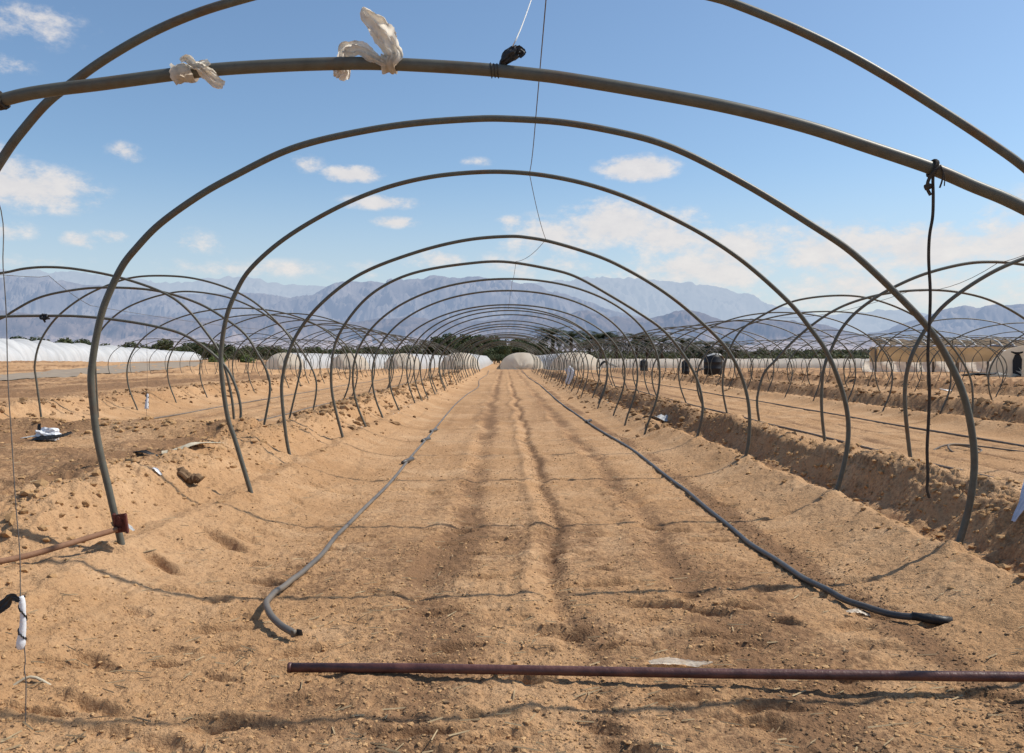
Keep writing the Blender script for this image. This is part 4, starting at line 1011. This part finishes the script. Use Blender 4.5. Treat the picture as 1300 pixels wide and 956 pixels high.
for i, (u, v) in enumerate(pu):
    o = pal if i == 0 else copy_tree(pal); D = 215 + R.uniform(-12, 12); ztop = H + (455 - v) / F * D
    s = ztop / 5.05; o.location = ((u - 640) / F * D, D, 0); o.scale = (s * 1.25, s * 1.25, s); o.rotation_euler = (0, 0, R.uniform(0, 6))
    tag(o, 'leftmost date palm, beside the dark central tree clump' if i == 0 else ('rightmost small date palm behind the white tunnels' if i == len(pu) - 1 else 'bushy dark date palm between the leftmost and rightmost ones'), 'palm tree', 'date palms behind the white band')
# the mass of bushes between
n = 30000
X = rng.uniform(-260, 330, n); Y = rng.uniform(330, 420, n); hh = np.where(X < 0, 5.2, 4.3) + 1.9 * fbm(X * .06, Y * .05, 3, 300)
Zc = rng.uniform(0, 1, n) ** .7 * hh
nr = rng.normal(size=(n, 3)); nr /= np.linalg.norm(nr, axis=1)[:, None]; t = np.cross(nr, rng.normal(size=(n, 3))); t /= np.linalg.norm(t, axis=1)[:, None]; b = np.cross(nr, t); c = np.stack([X, Y, Zc], -1)
V = np.stack([c - t * .75, c - b * .5, c + t * .75, c + b * .5], 1).reshape(-1, 3)
o = mesh_np('bush_belt', V, np.arange(n * 4).reshape(-1, 4), M['belt'], False); tag(o, 'hazy belt of bushes and orchards behind the covered tunnels', 'bushes', kind='stuff')
n = 9000
X = rng.uniform(18, 110, n); Y = rng.uniform(215, 250, n); Zc = rng.uniform(0, 1, n) ** .8 * (2.3 + 1.0 * fbm(X * .12, Y * .1, 3, 301))
nr = rng.normal(size=(n, 3)); nr /= np.linalg.norm(nr, axis=1)[:, None]; t = np.cross(nr, rng.normal(size=(n, 3))); t /= np.linalg.norm(t, axis=1)[:, None]; b = np.cross(nr, t); c = np.stack([X, Y, Zc], -1)
V = np.stack([c - t * .5, c - b * .32, c + t * .5, c + b * .32], 1).reshape(-1, 3)
o = mesh_np('low_bushes', V, np.arange(n * 4).reshape(-1, 4), M['leaf2'], False); tag(o, 'low bushes growing at the foot of the date palms', 'bushes', kind='stuff')

# ------------------------------------------------------------------ mountains
def mountain(name, sil, D, depth, m, seed, rough=.16, ncol=1500, nrow=120, umin=-350, umax=1650):
    us = np.linspace(umin, umax, ncol)
    top = np.interp(us, [p[0] for p in sil], [p[1] for p in sil])
    top = top + 3.0 * fbm(us * .05, us * 0 + seed, 5, seed + 40, .6)
    Hs = (455 - top) / F                                    # tangent of the skyline above the horizon
    t = np.linspace(0, 1.25, nrow)
    T, U = np.meshgrid(t, us, indexing='ij')
    Y = D + depth * T; X = (U - 640) / F * Y
    hh = Hs[None, :] * (D + depth) 
    prof = np.where(T < 1, np.interp(T, [0, .36, .46, .75, 1], [0, .34, .42, .80, 1]), 1 - .9 * (T - 1))
    s = 1 / (depth * .42)
    wx = X + depth * .10 * fbm(X * s * 2, Y * s * 2, 3, seed + 60); gul = ridged(wx * s * 2.6, Y * s * 2.0, 6, seed, .60) - .60
    big = fbm(X * s * .5, Y * s * .5, 3, seed + 5)
    sk = .35 + .65 * np.exp(-((T - 1) / .22) ** 2) * 0
    amp = np.sin(np.clip(T, 0, 1) * PI) ** .7 * (.12 + .88 * sstep(.30, .5, T))
    Z = hh * (prof + amp * (rough * 2.6 * gul + rough * .8 * big)) + hh * .05 * fbm(X * s * 6, Y * s * 2, 3, seed + 9) * sstep(.5, 1, T)
    Z = np.minimum(Z, Y * (Hs[None, :] * 1.01) + 0) - 2
    o = mesh_np(name, np.stack([X, Y, Z], -1).reshape(-1, 3), grid_faces(nrow, ncol), m); tag(o, kind='structure'); return o
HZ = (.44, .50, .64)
mA = haze_glow_mat('range_far', (.15, .14, .13), (.30, .26, .22), (.3, .27, .25), (.48, .58, .725), .83, 60, .0015)
mB = haze_glow_mat('range_mid', (.12, .105, .10), (.40, .335, .28), (.78, .61, .50), (.325, .42, .60), .72, 105, .003)
mC = haze_glow_mat('range_near', (.10, .08, .075), (.34, .25, .20), (.90, .66, .52), (.255, .345, .515), .66, 118, .005)
silA = [(-700, 350), (0, 341), (51, 344), (140, 350), (216, 359), (241, 355), (292, 350), (331, 354), (377, 363), (420, 363), (560, 360), (690, 359), (750, 352), (800, 353), (850, 357), (920, 365), (950, 372), (975, 385), (1000, 391), (1020, 394), (1050, 400), (1090, 395), (1130, 392), (1160, 395), (1190, 402), (1300, 405), (2000, 400)]
silB = [(-700, 352), (-100, 348), (0, 350), (60, 352), (110, 362), (180, 368), (240, 373), (311, 373), (344, 373), (369, 378), (400, 371), (427, 358), (465, 357), (497, 355), (552, 350.5), (592, 352), (640, 355), (680, 362), (720, 375), (760, 388), (810, 402), (850, 412), (900, 420), (1080, 428), (1120, 419), (1150, 409), (1186, 397), (1224, 388), (1249, 389), (1282, 386), (1330, 388), (1500, 380), (2000, 372)]
silC = [(-700, 392), (0, 394), (80, 402), (160, 398), (260, 405), (350, 400), (430, 408), (520, 402), (600, 408), (660, 400), (700, 396), (746, 393), (780, 401), (801, 404), (842, 401), (865, 392), (898, 399), (921, 406), (954, 404), (1008, 406), (1046, 411), (1075, 421), (1120, 430), (1300, 436), (2000, 436)]
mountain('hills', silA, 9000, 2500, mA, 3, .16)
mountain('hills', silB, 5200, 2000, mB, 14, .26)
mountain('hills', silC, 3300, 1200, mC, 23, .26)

# ------------------------------------------------------------------ sky, sun, camera
SUN = Vector((.80, .17, 1.0)).normalized()
el = math.asin(SUN.z); az = math.atan2(SUN.x, SUN.y)     # from +Y toward +X
w = bpy.data.worlds.new('World'); scene.world = w; w.use_nodes = True
nt = w.node_tree; nt.nodes.clear()
out = N(nt, 'ShaderNodeOutputWorld'); bg = N(nt, 'ShaderNodeBackground'); bg.inputs[1].default_value = 1.0
sky = N(nt, 'ShaderNodeTexSky'); sky.sky_type = 'NISHITA'; sky.sun_disc = False; sky.sun_elevation = el; sky.sun_rotation = az
sky.air_density = 1.0; sky.dust_density = .8; sky.ozone_density = 1.6; sky.altitude = 0
SKY = .135
skyc = mixc(nt, 1.0, sky.outputs[0], (SKY * .90, SKY, SKY * 1.05), 'MULTIPLY')
dirv = N(nt, 'ShaderNodeTexCoord').outputs['Generated']
sx = N(nt, 'ShaderNodeSeparateXYZ'); L(nt, dirv, sx.inputs[0])
az_ = math_(nt, 'ARCTAN2', sx.outputs[0], sx.outputs[1])
hyp = math_(nt, 'SQRT', math_(nt, 'ADD', math_(nt, 'POWER', sx.outputs[0], 2.0), math_(nt, 'POWER', sx.outputs[1], 2.0)))
el_ = math_(nt, 'ARCTAN2', sx.outputs[2], hyp)
cv = N(nt, 'ShaderNodeCombineXYZ'); L(nt, az_, cv.inputs[0]); L(nt, el_, cv.inputs[1])
stretch = N(nt, 'ShaderNodeVectorMath'); stretch.operation = 'MULTIPLY'; L(nt, cv.outputs[0], stretch.inputs[0]); stretch.inputs[1].default_value = (1, 1.7, 1)
n_big = noise(nt, stretch.outputs[0], 9, 8, .58); n_fine = noise(nt, stretch.outputs[0], 34, 9, .66)
def sphc(u, v):
    x = (u - 640) / F; z = (455 - v) / F; return math.atan2(x, 1), math.atan2(z, math.hypot(x, 1))
BL = [(20, 238, 100, 30, 1.0), (-30, 225, 60, 40, 1.0), (5, 292, 45, 16, .6), (100, 307, 24, 14, .7), (140, 300, 26, 10, .6), (160, 193, 26, 15, .6), (447, 221, 42, 12, .9), (480, 257, 60, 11, .8), (503, 282, 36, 9, .7),
      (810, 213, 58, 18, 1.0), (45, 28, 75, 34, .45), (12, 82, 40, 16, .45), (388, 208, 32, 15, .5), (605, 206, 34, 9, .4), (650, 280, 26, 10, .6), (250, 308, 45, 22, .45), (560, 330, 60, 16, .7), (480, 338, 90, 12, .4),
      (700, 300, 80, 34, .9), (775, 285, 80, 36, 1.0), (850, 300, 90, 40, .84), (940, 315, 110, 38, .84), (1050, 320, 110, 42, .84), (1160, 315, 120, 42, .84), (1290, 315, 130, 55, .84), (1450, 300, 200, 70, 1.0), (900, 345, 300, 48, .62), (1150, 360, 300, 55, .62), (700, 335, 160, 24, .5),
      (-260, 200, 120, 40, .9), (-500, 260, 200, 40, .8), (1700, 220, 200, 60, .9), (330, 342, 180, 18, .42), (90, 335, 160, 14, .35), (470, 352, 90, 14, .4)]
dens = None
for (u, v, rx, ry, st) in BL:
    a, e = sphc(u, v)
    s1 = N(nt, 'ShaderNodeVectorMath'); s1.operation = 'SUBTRACT'; L(nt, cv.outputs[0], s1.inputs[0]); s1.inputs[1].default_value = (a, e, 0)
    s2 = N(nt, 'ShaderNodeVectorMath'); s2.operation = 'MULTIPLY'; L(nt, s1.outputs[0], s2.inputs[0]); s2.inputs[1].default_value = (F / rx / 1.25, F / ry / 1.25, 0)
    s3 = N(nt, 'ShaderNodeVectorMath'); s3.operation = 'LENGTH'; L(nt, s2.outputs[0], s3.inputs[0])
    mm = N(nt, 'ShaderNodeMapRange'); mm.inputs['From Min'].default_value = 1.0; mm.inputs['From Max'].default_value = 0.0; mm.inputs['To Max'].default_value = st
    L(nt, s3.outputs['Value'], mm.inputs[0])
    dens = mm.outputs[0] if dens is None else math_(nt, 'MAXIMUM', dens, mm.outputs[0])
nz = math_(nt, 'ADD', math_(nt, 'MULTIPLY', math_(nt, 'SUBTRACT', n_big, .5), 1.5), math_(nt, 'MULTIPLY', math_(nt, 'SUBTRACT', n_fine, .5), 1.5))
dd = math_(nt, 'ADD', dens, math_(nt, 'MULTIPLY', nz, math_(nt, 'MINIMUM', math_(nt, 'MULTIPLY', dens, 3.0), 1.0)))
cm_ = N(nt, 'ShaderNodeMapRange'); cm_.interpolation_type = 'SMOOTHSTEP'; cm_.inputs['From Min'].default_value = .16; cm_.inputs['From Max'].default_value = .75; cm_.inputs['To Max'].default_value = .86
L(nt, dd, cm_.inputs[0])
# cloud colour: grey to cream, following the fine noise
ccol = mixc(nt, n_fine, (.66, .64, .66), (.95, .89, .83))
# milky air near the horizon
hzf = N(nt, 'ShaderNodeMapRange'); hzf.interpolation_type = 'SMOOTHSTEP'; hzf.inputs['From Min'].default_value = .23; hzf.inputs['From Max'].default_value = .0; hzf.inputs['To Max'].default_value = .72
L(nt, el_, hzf.inputs[0])
skyc = mixc(nt, hzf.outputs[0], skyc, (.61, .675, .755))
fin = mixc(nt, cm_.outputs[0], skyc, ccol)
L(nt, fin, bg.inputs[0]); L(nt, bg.outputs[0], out.inputs[0])

sl = bpy.data.lights.new('sun', 'SUN'); sl.energy = 4.8; sl.angle = math.radians(.8); sl.color = (1.0, .953, .855)
so = bpy.data.objects.new('sun', sl); C.objects.link(so); so.rotation_euler = SUN.to_track_quat('Z', 'Y').to_euler(); so.location = (20, 5, 30)

cam = bpy.data.cameras.new('camera'); co = bpy.data.objects.new('camera', cam); C.objects.link(co)
cam.sensor_width = 36; cam.lens = 36 * F / 1300; cam.shift_x = 10 / 1300; cam.shift_y = -23 / 1300
cam.clip_start = .05; cam.clip_end = 40000
co.location = (0, 0, H); co.rotation_euler = (PI / 2, 0, 0)
scene.camera = co
scene.view_settings.view_transform = 'Standard'; scene.view_settings.look = 'None'; scene.view_settings.exposure = 0; scene.view_settings.gamma = 1
